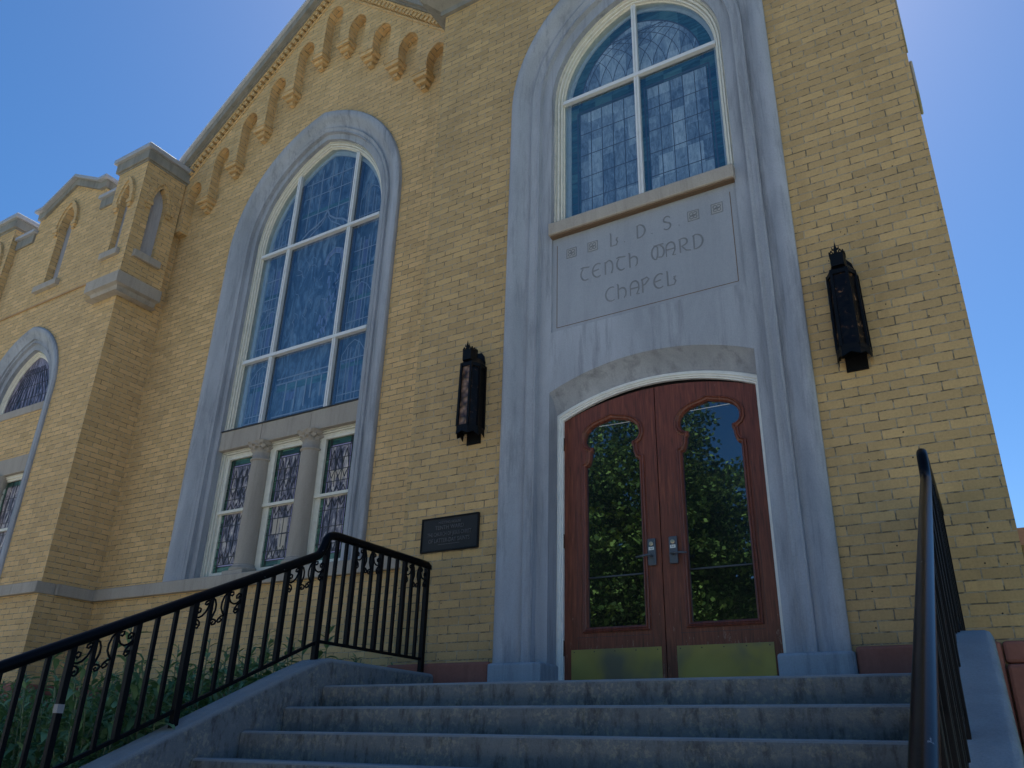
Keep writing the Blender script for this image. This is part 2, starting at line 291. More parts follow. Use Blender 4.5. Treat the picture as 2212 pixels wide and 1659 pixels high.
# ------------------------------------------------------------------ mesh helpers
class MB:
    def __init__(s): s.v = []; s.f = []; s.smooth = []
    def add(s, vs, fs, smooth=False):
        o = len(s.v); s.v += [tuple(p) for p in vs]; s.f += [tuple(i + o for i in f) for f in fs]; s.smooth += [smooth] * len(fs); return s
    def box(s, x0, x1, y0, y1, z0, z1):
        return s.add([(x0, y0, z0), (x1, y0, z0), (x1, y1, z0), (x0, y1, z0), (x0, y0, z1), (x1, y0, z1), (x1, y1, z1), (x0, y1, z1)],
                     [(0, 3, 2, 1), (4, 5, 6, 7), (0, 1, 5, 4), (1, 2, 6, 5), (2, 3, 7, 6), (3, 0, 4, 7)])
    def hexa(s, p):   # eight corners, bottom ring then top ring
        return s.add(p, [(0, 3, 2, 1), (4, 5, 6, 7), (0, 1, 5, 4), (1, 2, 6, 5), (2, 3, 7, 6), (3, 0, 4, 7)])
    def slab(s, outer, holes, y0, y1, axis='Y', sides=True, back=True):
        """flat plate with holes in the XZ plane (axis Y) or YZ plane (axis X)"""
        def P(p, d): return (p[0], d, p[1]) if axis == 'Y' else (d, p[0], p[1])
        loops = [outer] + list(holes)
        tri = tessellate_polygon([[Vector((p[0], p[1], 0)) for p in L] for L in loops])
        flat = [p for L in loops for p in L]
        n = len(flat); o = len(s.v)
        s.v += [P(p, y0) for p in flat] + [P(p, y1) for p in flat]
        for t in tri:
            a, b, c = (flat[i] for i in t)
            cr = (b[0] - a[0]) * (c[1] - a[1]) - (b[1] - a[1]) * (c[0] - a[0])
            if abs(cr) < 1e-12: continue
            q = t if (cr > 0) == (axis == 'Y') else t[::-1]
            s.f.append(tuple(i + o for i in q)); s.smooth.append(False)
            if back: s.f.append(tuple(i + o + n for i in q[::-1])); s.smooth.append(False)
        if sides:
            k = 0
            for L in loops:
                m = len(L)
                for i in range(m):
                    a, b = k + i, k + (i + 1) % m
                    s.f.append((a + o, b + o, b + o + n, a + o + n)); s.smooth.append(False)
                k += m
        return s
    def strips(s, rows, closed=False, smooth=False, cyc=False):
        """rows of equal-length point lists joined into quads"""
        o = len(s.v); m = len(rows[0])
        for r in rows: s.v += [tuple(p) for p in r]
        R_ = len(rows)
        for i in range(R_ if cyc else R_ - 1):
            for j in range(m if closed else m - 1):
                a, b = i * m + j, i * m + (j + 1) % m; i2 = (i + 1) % R_
                s.f.append((a + o, b + o, i2 * m + (j + 1) % m + o, i2 * m + j + o)); s.smooth.append(smooth)
        return s
    def tube(s, pts, r, n=8, cap=True, smooth=True):
        pts = [Vector(p) for p in pts]; rs = r if isinstance(r, (list, tuple)) else [r] * len(pts)
        rows = []; up = None
        for i, p in enumerate(pts):
            d = (pts[min(i + 1, len(pts) - 1)] - pts[max(i - 1, 0)]).normalized()
            if up is None: up = d.orthogonal().normalized()
            up = (up - d * up.dot(d)).normalized(); w = d.cross(up)
            rows.append([tuple(p + (up * math.cos(2 * math.pi * j / n) + w * math.sin(2 * math.pi * j / n)) * rs[i]) for j in range(n)])
        o = len(s.v); s.strips(rows, closed=True, smooth=smooth)
        if cap:
            s.f.append(tuple(o + j for j in range(n))[::-1]); s.smooth.append(False)
            s.f.append(tuple(o + (len(pts) - 1) * n + j for j in range(n))); s.smooth.append(False)
        return s
    def bar(s, a, b, w, h=None, up=(0, 0, 1)):
        """square bar from a to b"""
        h = h or w; a = Vector(a); b = Vector(b); d = (b - a).normalized(); u = Vector(up)
        if abs(d.dot(u)) > 0.95: u = Vector((0, 1, 0))
        x = d.cross(u).normalized(); u = x.cross(d)
        c = [(-w / 2, -h / 2), (w / 2, -h / 2), (w / 2, h / 2), (-w / 2, h / 2)]
        return s.hexa([tuple(a + x * i + u * j) for i, j in c] + [tuple(b + x * i + u * j) for i, j in c])
    def ribbon(s, pts, w, y, h=0.004):
        """came strip in the XZ plane at depth y (front), through 2-D points"""
        for i in range(len(pts) - 1):
            a = Vector(pts[i]); b = Vector(pts[i + 1]); d = b - a
            if d.length < 1e-6: continue
            d.normalize(); nx, nz = -d.y * w / 2, d.x * w / 2
            a = a - d * w * 0.2; b = b + d * w * 0.2
            c = [(a.x + nx, a.y + nz), (a.x - nx, a.y - nz), (b.x - nx, b.y - nz), (b.x + nx, b.y + nz)]
            s.add([(p[0], y, p[1]) for p in c] + [(p[0], y + h, p[1]) for p in c], [(0, 1, 2, 3), (0, 4, 5, 1), (1, 5, 6, 2), (2, 6, 7, 3), (3, 7, 4, 0)])
        return s
    def lathe(s, cx, cy, prof, n=24):
        return s.strips([[(cx + r * math.cos(2 * math.pi * j / n), cy + r * math.sin(2 * math.pi * j / n), z) for j in range(n)] for r, z in prof], closed=True, smooth=True)
    def build(s, name, mat, parent=None, bevel=0.0, fixn=True, seg=2):
        me = bpy.data.meshes.new(name); me.from_pydata(s.v, [], s.f); me.update()
        me.polygons.foreach_set('use_smooth', s.smooth)
        if fixn:
            import bmesh
            bm = bmesh.new(); bm.from_mesh(me); bmesh.ops.recalc_face_normals(bm, faces=bm.faces); bm.to_mesh(me); bm.free()
        # metric box-mapped UVs
        uv = me.uv_layers.new(name='UVMap')
        nv = len(me.vertices); nl = len(me.loops); npol = len(me.polygons)
        co = np.empty(nv * 3); me.vertices.foreach_get('co', co); co = co.reshape(-1, 3)
        li = np.empty(nl, dtype=np.int32); me.loops.foreach_get('vertex_index', li)
        nm = np.empty(npol * 3); me.polygons.foreach_get('normal', nm); nm = np.abs(nm.reshape(-1, 3))
        tot = np.empty(npol, dtype=np.int32); me.polygons.foreach_get('loop_total', tot)
        ln = np.repeat(nm, tot, axis=0); c = co[li]
        ax = ln.argmax(axis=1)
        u = np.where(ax == 0, c[:, 1], c[:, 0]); v = np.where(ax == 2, c[:, 1], c[:, 2])
        uv.data.foreach_set('uv', np.stack([u, v], 1).ravel())
        me.materials.append(M[mat] if isinstance(mat, str) else mat)
        o = bpy.data.objects.new(name, me); COL.objects.link(o)
        if parent: o.parent = parent
        if bevel:
            b = o.modifiers.new('bevel', 'BEVEL'); b.width = bevel; b.segments = seg; b.limit_method = 'ANGLE'; b.angle_limit = R(40); b.harden_normals = False
        return o

def tag(o, label=None, cat=None, group=None, kind=None):
    if label: o['label'] = label
    if cat: o['category'] = cat
    if group: o['group'] = group
    if kind: o['kind'] = kind
    return o
def thing(name, label, cat, group=None, loc=(0, 0, 0)):
    o = bpy.data.objects.new(name, None); COL.objects.link(o); o.location = loc; o.empty_display_size = 0.2
    return tag(o, label, cat, group)

def text_mesh(name, body, size, loc, mat, parent, ext=0.002, sx=1.0, bold=0.0):
    """lettering facing -Y, turned into a plain mesh"""
    tc = bpy.data.curves.new(name, 'FONT'); tc.body = body; tc.size = size; tc.align_x = 'CENTER'; tc.extrude = ext; tc.offset = bold
    to = bpy.data.objects.new(name + '_curve', tc)
    me = bpy.data.meshes.new_from_object(to); bpy.data.objects.remove(to); bpy.data.curves.remove(tc)
    me.transform(Matrix.Translation(loc) @ Matrix.Rotation(R(90), 4, 'X') @ Matrix.Diagonal((sx, 1, 1, 1)))
    me.materials.clear(); me.materials.append(M[mat]); me.name = name
    o = bpy.data.objects.new(name, me); COL.objects.link(o); o.parent = parent; return o

def arch(cx, w, zs, c, z0, n=20):
    """two-centred arch outline from bottom left over the apex to bottom right"""
    r = w + c; am = math.acos(max(-1, min(1, c / r)))
    right = [(cx - c + r * math.cos(a), zs + r * math.sin(a)) for a in [am * i / n for i in range(n + 1)]]
    left = [(2 * cx - x, z) for x, z in right]
    return [(cx - w, z0)] + left + right[::-1][1:] + [(cx + w, z0)]
def lift(pts, y): return [(x, y, z) for x, z in pts]
def inset_poly(pts, d):
    """move an (anticlockwise or clockwise) closed 2-D polygon inwards by d"""
    n = len(pts); area = sum(pts[i][0] * pts[(i + 1) % n][1] - pts[(i + 1) % n][0] * pts[i][1] for i in range(n)); sg = 1 if area > 0 else -1
    out = []
    for i in range(n):
        p0, p1, p2 = Vector(pts[i - 1]), Vector(pts[i]), Vector(pts[(i + 1) % n])
        a = (p1 - p0); b = (p2 - p1)
        if a.length < 1e-9: a = b
        if b.length < 1e-9: b = a
        a.normalize(); b.normalize()
        na = Vector((-a.y, a.x)) * sg; nb = Vector((-b.y, b.x)) * sg; m = (na + nb)
        if m.length < 1e-6: m = na
        m.normalize(); k = d / max(0.5, m.dot(na)); out.append((p1.x + m.x * k, p1.y + m.y * k))
    return out

# ================================================================== GROUND
GZ = -1.36
def plane(name, x0, x1, y0, y1, z, mat, kind='structure'):
    b = MB(); b.add([(x0, y0, z), (x1, y0, z), (x1, y1, z), (x0, y1, z)], [(0, 1, 2, 3)])
    return tag(b.build(name, mat, fixn=False), kind=kind)
def ground_mat(name, a, b, s):
    t = NT(name); n = t.noise(t.coord('Object'), s, 6, 0.7); n2 = t.noise(t.coord('Object'), s * 20, 4, 0.7)
    c = t.mix(t.ramp(n, [(0.35, (0, 0, 0)), (0.65, (1, 1, 1))]), a, b); t.base(t.mix(0.5, c, t.ramp(n2, [(0.3, (0.6, 0.6, 0.6)), (0.6, (1, 1, 1))]), 'MULTIPLY')); t.rough(0.9); t.bump(n2, 0.4, 0.01); return t.m
M['lawn'] = ground_mat('lawn', (0.05, 0.09, 0.03), (0.09, 0.13, 0.045), 0.8)
M['asphalt'] = ground_mat('asphalt', (0.11, 0.108, 0.105), (0.16, 0.155, 0.15), 0.7)
M['pave'] = ground_mat('pavement_concrete', (0.46, 0.44, 0.41), (0.56, 0.53, 0.49), 0.9)
M['soil'] = ground_mat('soil', (0.05, 0.035, 0.025), (0.09, 0.065, 0.045), 3.0)
plane('ground', -900, 900, -900, 900, GZ - 0.012, 'lawn')
plane('pavement', -60, 60, -11.2, -5.0, GZ - 0.004, 'pave')  # unseen paving, made wide and pale to bounce warm sun onto the facade
plane('far_pavement', -60, 60, -26, -20.5, GZ - 0.004, 'pave')
plane('road', -200, 200, -20.5, -11.2, GZ - 0.008, 'asphalt')
b = MB(); b.box(-60, 60, -11.2, -11.02, GZ - 0.02, GZ + 0.12); tag(b.build('kerb', 'pave', bevel=0.02), kind='structure')
# planting bed beside the steps, a soil bank rising to the wall
b = MB(); b.add([(-16, -4.6, GZ + 0.02), (-4.69, -4.6, GZ + 0.02), (-4.69, -0.0, -0.42), (-4.69, 0.85, -0.42), (-16, 0.85, -0.42), (-16, 0, -0.42)], [(0, 1, 2, 5), (5, 2, 3, 4)])
tag(b.build('planting_bed', 'soil', fixn=False), kind='structure')

# ================================================================== CHURCH
church = thing('church', 'tan brick chapel with pale stone arched surrounds, gabled wall and small corner turrets', 'church')
YG = 0.80                                     # gable wall plane; the tower front is Y = 0
TX0, TX1 = -4.965, 0.03                       # entrance tower
TD = 2.2                                      # tower depth
TC = -2.466                                   # entrance tower axis
GC = -7.85                                    # gable axis
CH = church

# ---- entrance tower walls
w_out = arch(TC, 1.41, 6.6, 0.45, 0.69, 24)
b = MB()
b.slab([(TX0, 0.70), (TX1, 0.70), (TX1, 8.70), (TX0, 8.70)][::1], [], 0, 0, back=False, sides=False) if False else None
outer = [(TX0, 0.42), (TC - 1.41, 0.42)] + w_out + [(TC + 1.41, 0.42), (TX1, 0.42), (TX1, 8.72), (TX0, 8.72)]
b.slab(outer, [], 0.0, 0.0, sides=False, back=False)
b.add([(TX1, 0, GZ), (TX1, TD, GZ), (TX1, TD, 8.72), (TX1, 0, 8.72)], [(0, 1, 2, 3)])
b.add([(TX0, 0, GZ), (TX0, TD, GZ), (TX0, TD, 8.72), (TX0, 0, 8.72)], [(3, 2, 1, 0)])
b.add([(TX0, TD, GZ), (TX1, TD, GZ), (TX1, TD, 8.72), (TX0, TD, 8.72)], [(3, 2, 1, 0)])
for (xa, xb) in ((TX0, TC - 1.0), (TC + 1.0, TX1)):   # wall below the landing level
    b.add([(xa, 0.002, GZ), (xb, 0.002, GZ), (xb, 0.002, 0.42), (xa, 0.002, 0.42)], [(0, 1, 2, 3)])
b.box(TX0 + 0.02, TX1 - 0.02, 0.02, TD - 0.02, 9.2, 9.9)
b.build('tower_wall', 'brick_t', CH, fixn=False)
# tower cornice: stepped grey stone on brick
b = MB()
def ring(z0, p0, z1, p1):
    r = []
    for z, p in ((z0, p0), (z1, p1)):
        r.append([(TX0 - p, -p, z), (TX1 + p, -p, z), (TX1 + p, TD + p, z), (TX0 - p, TD + p, z)])
    b.strips(r, closed=True)
for q in ((8.70, 0.0, 8.70, 0.05), (8.70, 0.05, 8.78, 0.05), (8.78, 0.05, 8.90, 0.26), (8.90, 0.26, 9.22, 0.26), (9.22, 0.26, 9.26, 0.0)): ring(*q)
b.build('tower_cornice', 'coping', CH, fixn=False)
# small stone sills peeping round the tower's right corner
for z0, z1, e in ((5.05, 5.39, 0.024), (5.76, 6.6, 0.014)):
    b = MB(); b.box(TX1, TX1 + e, 0.03, 0.35, z0, z1); b.build('side_sill', 'sandstone', CH, bevel=0.012)

# ---- entrance surround: one moulding from plinth to apex
def surround(cx, prof, zs, z0, mat, name='stone_surround', n=24):
    rows = [lift(arch(cx, w, zs, c, z0, n), y) for w, y, c in prof]
    b = MB(); b.strips(rows, smooth=False)
    o = b.build(name, mat, CH, fixn=False)
    o.data.polygons.foreach_set('use_smooth', [True] * len(o.data.polygons))
    e = o.modifiers.new('split', 'EDGE_SPLIT'); e.split_angle = R(38)
    return o
def lerpc(w, w0, c0, w1, c1): return c0 + (c1 - c0) * (w - w0) / (w1 - w0)
shape = [(1.41, 0.012), (1.41, -0.028), (1.395, -0.045), (1.365, -0.052), (1.33, -0.046), (1.30, -0.028), (1.27, 0.005), (1.235, 0.034), (1.205, 0.052), (1.188, 0.054),
         (1.182, 0.028), (1.165, 0.022), (1.14, 0.040), (1.11, 0.046), (1.095, 0.034), (1.080, 0.032), (1.072, 0.087), (0.9585, 0.087), (0.9585, 0.31)]
surround(TC, [(w, y, lerpc(w, 1.41, 0.45, 0.958, 0.22)) for w, y in shape], 6.6, 0.68, 'stone')
# plinth blocks under the surround
for s in (-1, 1):
    b = MB(); x0, x1 = sorted((TC + s * 1.435, TC + s * 0.93))
    b.box(x0, x1, -0.075, 0.26, 0.40, 0.685); b.build('surround_plinth', 'stone', CH, bevel=0.02)
# stone wall between door arch and window
b = MB()
DY = 0.276
def seg_arc(cx, half, zc, zside, n=16):
    s = zc - zside; r = (half * half + s * s) / (2 * s); a0 = math.asin(half / r)
    return [(cx + r * math.sin(-a0 + 2 * a0 * i / n), zc - r + r * math.cos(-a0 + 2 * a0 * i / n)) for i in range(n + 1)]
arcA = seg_arc(TC, 0.9585, 3.285, 3.085)
px0, px1, pz0, pz1 = TC - 0.945, TC + 0.945, 3.715, 4.80
arcA = seg_arc(TC, 0.9583, 3.285, 3.085); outer = arcA + [(TC + 0.9583, 4.90), (TC - 0.9583, 4.90)]
hole = [(px0, pz0), (px1, pz0), (px1, pz1), (px0, pz1)]
b.slab(outer, [hole], 0.087, 0.10, back=False, sides=False)
b.strips([[(x, 0.087, z) for x, z in hole + hole[:1]], [(x, 0.104, z) for x, z in hole + hole[:1]]])
arcB = seg_arc(TC, 0.9585, 3.105, 2.905)
b.strips([lift(arcA, 0.087), lift([(x, z - 0.05) for x, z in arcA], 0.16), lift(arcB, 0.252)], smooth=True)
# jambs of the doorway reveal
b.build('door_arch_stone', 'stone', CH, fixn=False)

# ---- inscription panel
M['crackline'] = paint_mat('joint_line', (0.16, 0.10, 0.06), 0.9, 0.2)
panel = MB(); panel.box(px0, px1, 0.104, 0.16, pz0, pz1)
panel = panel.build('inscription_panel', 'stone_lt', CH)
b = MB(); i0, i1, j0 = px0 + 0.055, px1 - 0.06, pz0 + 0.045
for a, c in (((i0, j0), (i1, j0)), ((i0, j0), (i0, pz1 - 0.1)), ((i1, j0), (i1, pz1 - 0.1))): b.ribbon([a, c], 0.006, 0.1025, 0.003)
b.build('panel_joint', 'crackline', panel, fixn=False)

def circ(cx, cz, rx, rz, a0, a1, n=10): return [(cx + rx * math.cos(R(a0 + (a1 - a0) * i / n)), cz + rz * math.sin(R(a0 + (a1 - a0) * i / n))) for i in range(n + 1)]
# uncial letters, unit height 1, as lists of strokes
GL = {
 'L': [[(0.05, 1.05), (0.1, 0.95), (0.1, 0.0), (0.62, 0.0)], [(0.52, 0.52), (0.68, 0.56), (0.56, 0.40), (0.68, 0.22), (0.58, 0.05)]],
 'D': [[(0.08, 1.0), (0.08, 0.0)], [(0.0, 0.9)] + circ(0.2, 0.5, 0.5, 0.5, 90, -90, 12) + [(0.05, 0.0)]],
 'S': [circ(0.32, 0.75, 0.26, 0.25, 20, 200, 8) + [(0.32, 0.52)] + circ(0.3, 0.25, 0.30, 0.26, 50, -150, 9)],
 '.': [[(0.05, 0.02), (0.1, 0.06)]],
 'T': [[(0.02, 0.95), (0.2, 1.0), (0.75, 0.93)], circ(0.45, 0.48, 0.40, 0.47, 120, 300, 12)],
 'E': [circ(0.45, 0.5, 0.42, 0.5, 55, 305, 14), [(0.08, 0.5), (0.55, 0.56)]],
 'N': [[(0.1, 0.95), (0.1, 0.0)], [(0.1, 0.8)] + circ(0.38, 0.55, 0.30, 0.42, 130, 0, 8) + [(0.68, 0.25), (0.55, 0.0), (0.68, 0.03)]],
 'C': [circ(0.5, 0.5, 0.45, 0.5, 60, 300, 14)],
 'H': [[(0.02, 1.1), (0.1, 1.0), (0.1, 0.0)], [(0.1, 0.65)] + circ(0.38, 0.42, 0.3, 0.33, 130, 0, 8) + [(0.66, 0.15), (0.52, 0.0)]],
 'W': [circ(0.38, 0.52, 0.34, 0.5, 95, 270, 10), [(0.3, 1.0), (0.5, 0.9), (0.48, 0.3), (0.38, 0.02)], [(0.48, 0.15)] + circ(0.62, 0.5, 0.34, 0.46, -60, 85, 8), [(0.2, 1.03), (0.95, 1.03)]],
 'A': [[(0.1, 0.0), (0.1, 0.6)] + circ(0.42, 0.62, 0.32, 0.36, 175, 0, 9) + [(0.74, 0.35), (0.55, 0.02), (0.78, 0.0)], [(0.12, 0.48), (0.70, 0.48)]],
 'R': [[(0.1, 0.9), (0.1, 0.0)], [(0.0, 0.95)] + circ(0.32, 0.74, 0.30, 0.26, 100, -80, 8) + [(0.2, 0.48), (0.5, 0.1), (0.85, 0.0)]],
 'P': [[(0.1, 1.0), (0.1, 0.0)], [(0.0, 0.9), (0.45, 1.02), (0.6, 0.85), (0.3, 0.55), (0.1, 0.5)]],
}
def carve(ch, x, z, h, wid):
    b = MB()
    for st in GL[ch]:
        pts = [(x + u * h * wid, z + v * h) for u, v in st]
        rows = []
        for side in (-1, 0, 1):
            row = []
            for i, p in enumerate(pts):
                d = Vector(pts[min(i + 1, len(pts) - 1)]) - Vector(pts[max(i - 1, 0)]); d.normalize()
                k = 0.0085 * (0.55 + 0.45 * math.sin(math.pi * (i + 0.5) / len(pts)))
                row.append((p[0] - d.y * k * side, 0.1015 if side else 0.1035, p[1] + d.x * k * side))
            rows.append(row)
        b.strips(rows)
    o = b.build('carved_letter', 'letter', panel, fixn=False); o['label'] = 'carved uncial letter ' + ch if ch != '.' else 'carved full stop'
def word(txt, x0, x1, z, h, gaps=None):
    n = len(txt); step = (x1 - x0) / n
    for i, ch in enumerate(txt):
        if ch != ' ': carve(ch, x0 + i * step, z, h, 0.88)
k_ = 1.0172
for ch, x in (('L', -2.73), ('D', -2.455), ('S', -2.19)):
    carve(ch, x * k_, 4.425 * k_, 0.145, 0.85); carve('.', x * k_ + 0.145, 4.425 * k_, 0.145, 1)
word('TENTH', -3.045 * k_, -2.42 * k_, 4.130 * k_, 0.150)
word('WARD', -2.32 * k_, -1.79 * k_, 4.133 * k_, 0.150)
word('CHAPEL', -2.79 * k_, -2.07 * k_, 3.830 * k_, 0.150)
for x in (-3.14, -2.91, -1.90, -1.68):
    b = MB(); X, Z = x * k_, 4.49 * k_; s = 0.052
    b.add([(X - s, 0.1025, Z - s), (X + s, 0.1025, Z - s), (X + s, 0.1025, Z + s), (X - s, 0.1025, Z + s)], [(0, 1, 2, 3)])
    sq = b.build('square_ornament', 'letter_lt', panel, fixn=False)
    b = MB(); b.ribbon([(X - s, Z - s), (X - s, Z + s), (X + s, Z + s), (X + s, Z - s), (X - s, Z - s)], 0.006, 0.100, 0.003)
    for k in range(4):
        a = k * 90 + 45; b.ribbon(circ(X + 0.026 * math.cos(R(a)), Z + 0.026 * math.sin(R(a)), 0.017, 0.017, a - 200, a + 100, 6), 0.007, 0.100, 0.003)
    b.ribbon([(X - 0.02, Z), (X + 0.02, Z)], 0.006, 0.100, 0.003)
    b.build('square_carving', 'letter', sq, fixn=False)

# ---- upper tower window
def frame_sweep(cx, steps, zs, z0, n=24):
    b = MB(); b.strips([lift(arch(cx, w, zs, c, z0, n), y) for w, y, c in steps]); return b
def win_arch_pane(cx, w, zs, c, z0, y, name, mat, parent, n=24):
    b = MB(); b.slab(arch(cx, w, zs, c, z0, n), [], y, y, sides=False, back=False); return b.build(name, mat, parent, fixn=False)
WZ = 4.93
st = [(0.958, 0.150), (0.936, 0.144), (0.934, 0.178), (0.926, 0.178), (0.924, 0.160), (0.905, 0.162), (0.903, 0.198), (0.896, 0.198), (0.894, 0.182), (0.876, 0.184), (0.874, 0.215), (0.862, 0.215), (0.862, 0.235)]
b = frame_sweep(TC, [(w, y, 0.22) for w, y in st], 6.6, WZ)
for x in (TC,):                                            # mullion and transom of the storm sash
    pass
win = b.build('tower_window', 'cream', CH, fixn=False)
b = MB(); x = TC
b.box(x - 0.026, x - 0.006, 0.196, 0.24, WZ, 7.70); b.box(x + 0.006, x + 0.026, 0.196, 0.24, WZ, 7.70); b.box(x - 0.006, x + 0.006, 0.206, 0.24, WZ, 7.70)
b.box(TC - 0.87, TC + 0.87, 0.184, 0.238, 6.610, 6.628); b.box(TC - 0.87, TC + 0.87, 0.192, 0.237, 6.628, 6.662)
b.build('storm_sash_bar', 'alu', win)
win_arch_pane(TC, 0.866, 6.6, 0.22, WZ, 0.226, 'storm_pane', 'storm', win)
b = frame_sweep(TC, [(0.862, 0.23, 0.22), (0.862, 0.29, 0.22), (0.825, 0.29, 0.22), (0.825, 0.305, 0.22)], 6.6, WZ); b.build('inner_sash', 'putty', win, fixn=False)
GYT = 0.30
# UV of the opal panes is metric; shift the grid so that cell edges fall on the cames
win_arch_pane(TC, 0.83, 6.6, 0.22, WZ, GYT + 0.006, 'border_glass', 'teal', win)
cw, rh = 0.156, 0.262
M['opal_t'] = glass_mat('tower_opal_glass', [(0.30, (0.10, 0.14, 0.18)), (0.45, (0.24, 0.30, 0.35)), (0.58, (0.42, 0.49, 0.53)), (0.75, (0.68, 0.74, 0.76))], (cw, rh, -(TC - 0.775) % cw, -(WZ + 0.1) % rh), seed=3, sw=(10, 10, 3))
led = MB(); led2 = MB(); op = MB()
for s in (-1, 1):
    xa, xb = sorted((TC + s * 0.06, TC + s * 0.775))
    if s == 1: xa, xb = TC + 0.06, TC + 0.74 + 0.0
    xs = [xa + (xb - xa) * i / 5 for i in range(6)] if False else None
    x_in0, x_in1 = (TC - 0.715, TC - 0.065) if s < 0 else (TC + 0.075, TC + 0.725)
    z0_, z1_ = WZ + 0.10, 6.48
    op.add([(x_in0, GYT, z0_), (x_in1, GYT, z0_), (x_in1, GYT, z1_), (x_in0, GYT, z1_)], [(0, 1, 2, 3)])
    for i in range(6): x = x_in0 + (x_in1 - x_in0) * i / 5; led.ribbon([(x, z0_), (x, z1_)], 0.007, GYT - 0.004)
    for i in range(6): z = z0_ + (z1_ - z0_) * i / 5; led.ribbon([(x_in0, z), (x_in1, z)], 0.007, GYT - 0.004)
    for e in (0.03,): led2.ribbon([(x_in0 - e, z0_ - e), (x_in1 + e, z0_ - e), (x_in1 + e, z1_ + e), (x_in0 - e, z1_ + e), (x_in0 - e, z0_ - e)], 0.016, GYT - 0.002)
    # small joints across the border
    for z in np.arange(z0_, z1_, 0.137):
        xo = TC - 0.83 if s < 0 else TC + 0.83; xi = x_in0 - 0.03 if s < 0 else x_in1 + 0.03
        led.ribbon([(xo, z), (xi, z)], 0.006, GYT)
# upper light: interlaced pointed arches
fan = arch(TC, 0.70, 6.6, 0.22, 6.70, 20)
op.slab(fan, [], GYT, GYT, sides=False, back=False)
led2.ribbon(fan, 0.014, GYT - 0.004)
def inside(p, w=0.70, c=0.22, zs=6.6): 
    dx = abs(p[0] - TC); return p[1] > 6.70 and (dx + c) ** 2 + max(0, p[1] - zs) ** 2 < (w + c) ** 2
for k in range(-9, 10):
    for s in (-1, 1):
        cxk = TC + k * 0.155; r = 0.62
        seg = []
        for i in range(21):
            a = R(5 + 85 * i / 20); p = (cxk + s * (r - r * math.cos(a)), 6.70 + 1.05 * r * math.sin(a))
            if inside(p): seg.append(p)
            elif len(seg) > 1: led.ribbon(seg, 0.006, GYT - 0.003); seg = []
            else: seg = []
        if len(seg) > 1: led.ribbon(seg, 0.006, GYT - 0.003)
op.build('opal_glass', 'opal_t', win, fixn=False)
led.build('lead_came', 'leadmid', win, fixn=False); led2.build('border_came', 'leadmid', win, fixn=False)
b = MB(); b.box(TC - 0.956, TC + 0.956, 0.022, 0.26, 4.80, 4.945)
b.build('tower_window_sill', 'sandstone', CH, bevel=0.012)
b = MB(); b.box(TC - 0.94, TC + 0.945, 0.045, 0.10, 4.782, 4.80); b.build('sill_joint', 'crackline', CH)

# ---- entrance doors
b = MB()
rowsA = []
for off, y in ((0.0, 0.30), (0.0, 0.236), (0.012, 0.228), (0.028, 0.228), (0.030, 0.240), (0.044, 0.240), (0.046, 0.252), (0.058, 0.252), (0.058, 0.285)):
    a = seg_arc(TC, 0.956 - off, 3.105 - off, 2.905 - off * 0.95); rowsA.append([(TC - 0.956 + off, y, 0.42)] + lift(a, y) + [(TC + 0.956 - off, y, 0.42)])
b.strips(rowsA); b.build('door_frame', 'white', CH, fixn=False)
def door_hole(cx, s):
    """ogee headed light: straight jambs, neck shoulders, round horseshoe head with a small point"""
    hw, z0, zn = 0.258, 0.975, 2.37
    half = [(hw, z0), (hw, zn)] + [(hw - 0.055 * math.sin(R(a)), zn + 0.125 * (1 - math.cos(R(a))) / 1.0) for a in (25, 45, 65, 90)]
    half += [(0.192, 2.512), (0.192, 2.545)]
    half += [(0.222, 2.552), (0.248, 2.572), (0.262, 2.605), (0.262, 2.645), (0.246, 2.688), (0.215, 2.722), (0.17, 2.750), (0.115, 2.768), (0.06, 2.779), (0.0, 2.797)]
    L = [(cx - x, z) for x, z in half]; Rr = [(cx + x, z) for x, z in half[:-1]]
    return L + Rr[::-1]
topz = lambda x: 3.014 - (2.49 - math.sqrt(max(0, 2.49 ** 2 - (x - TC) ** 2)))
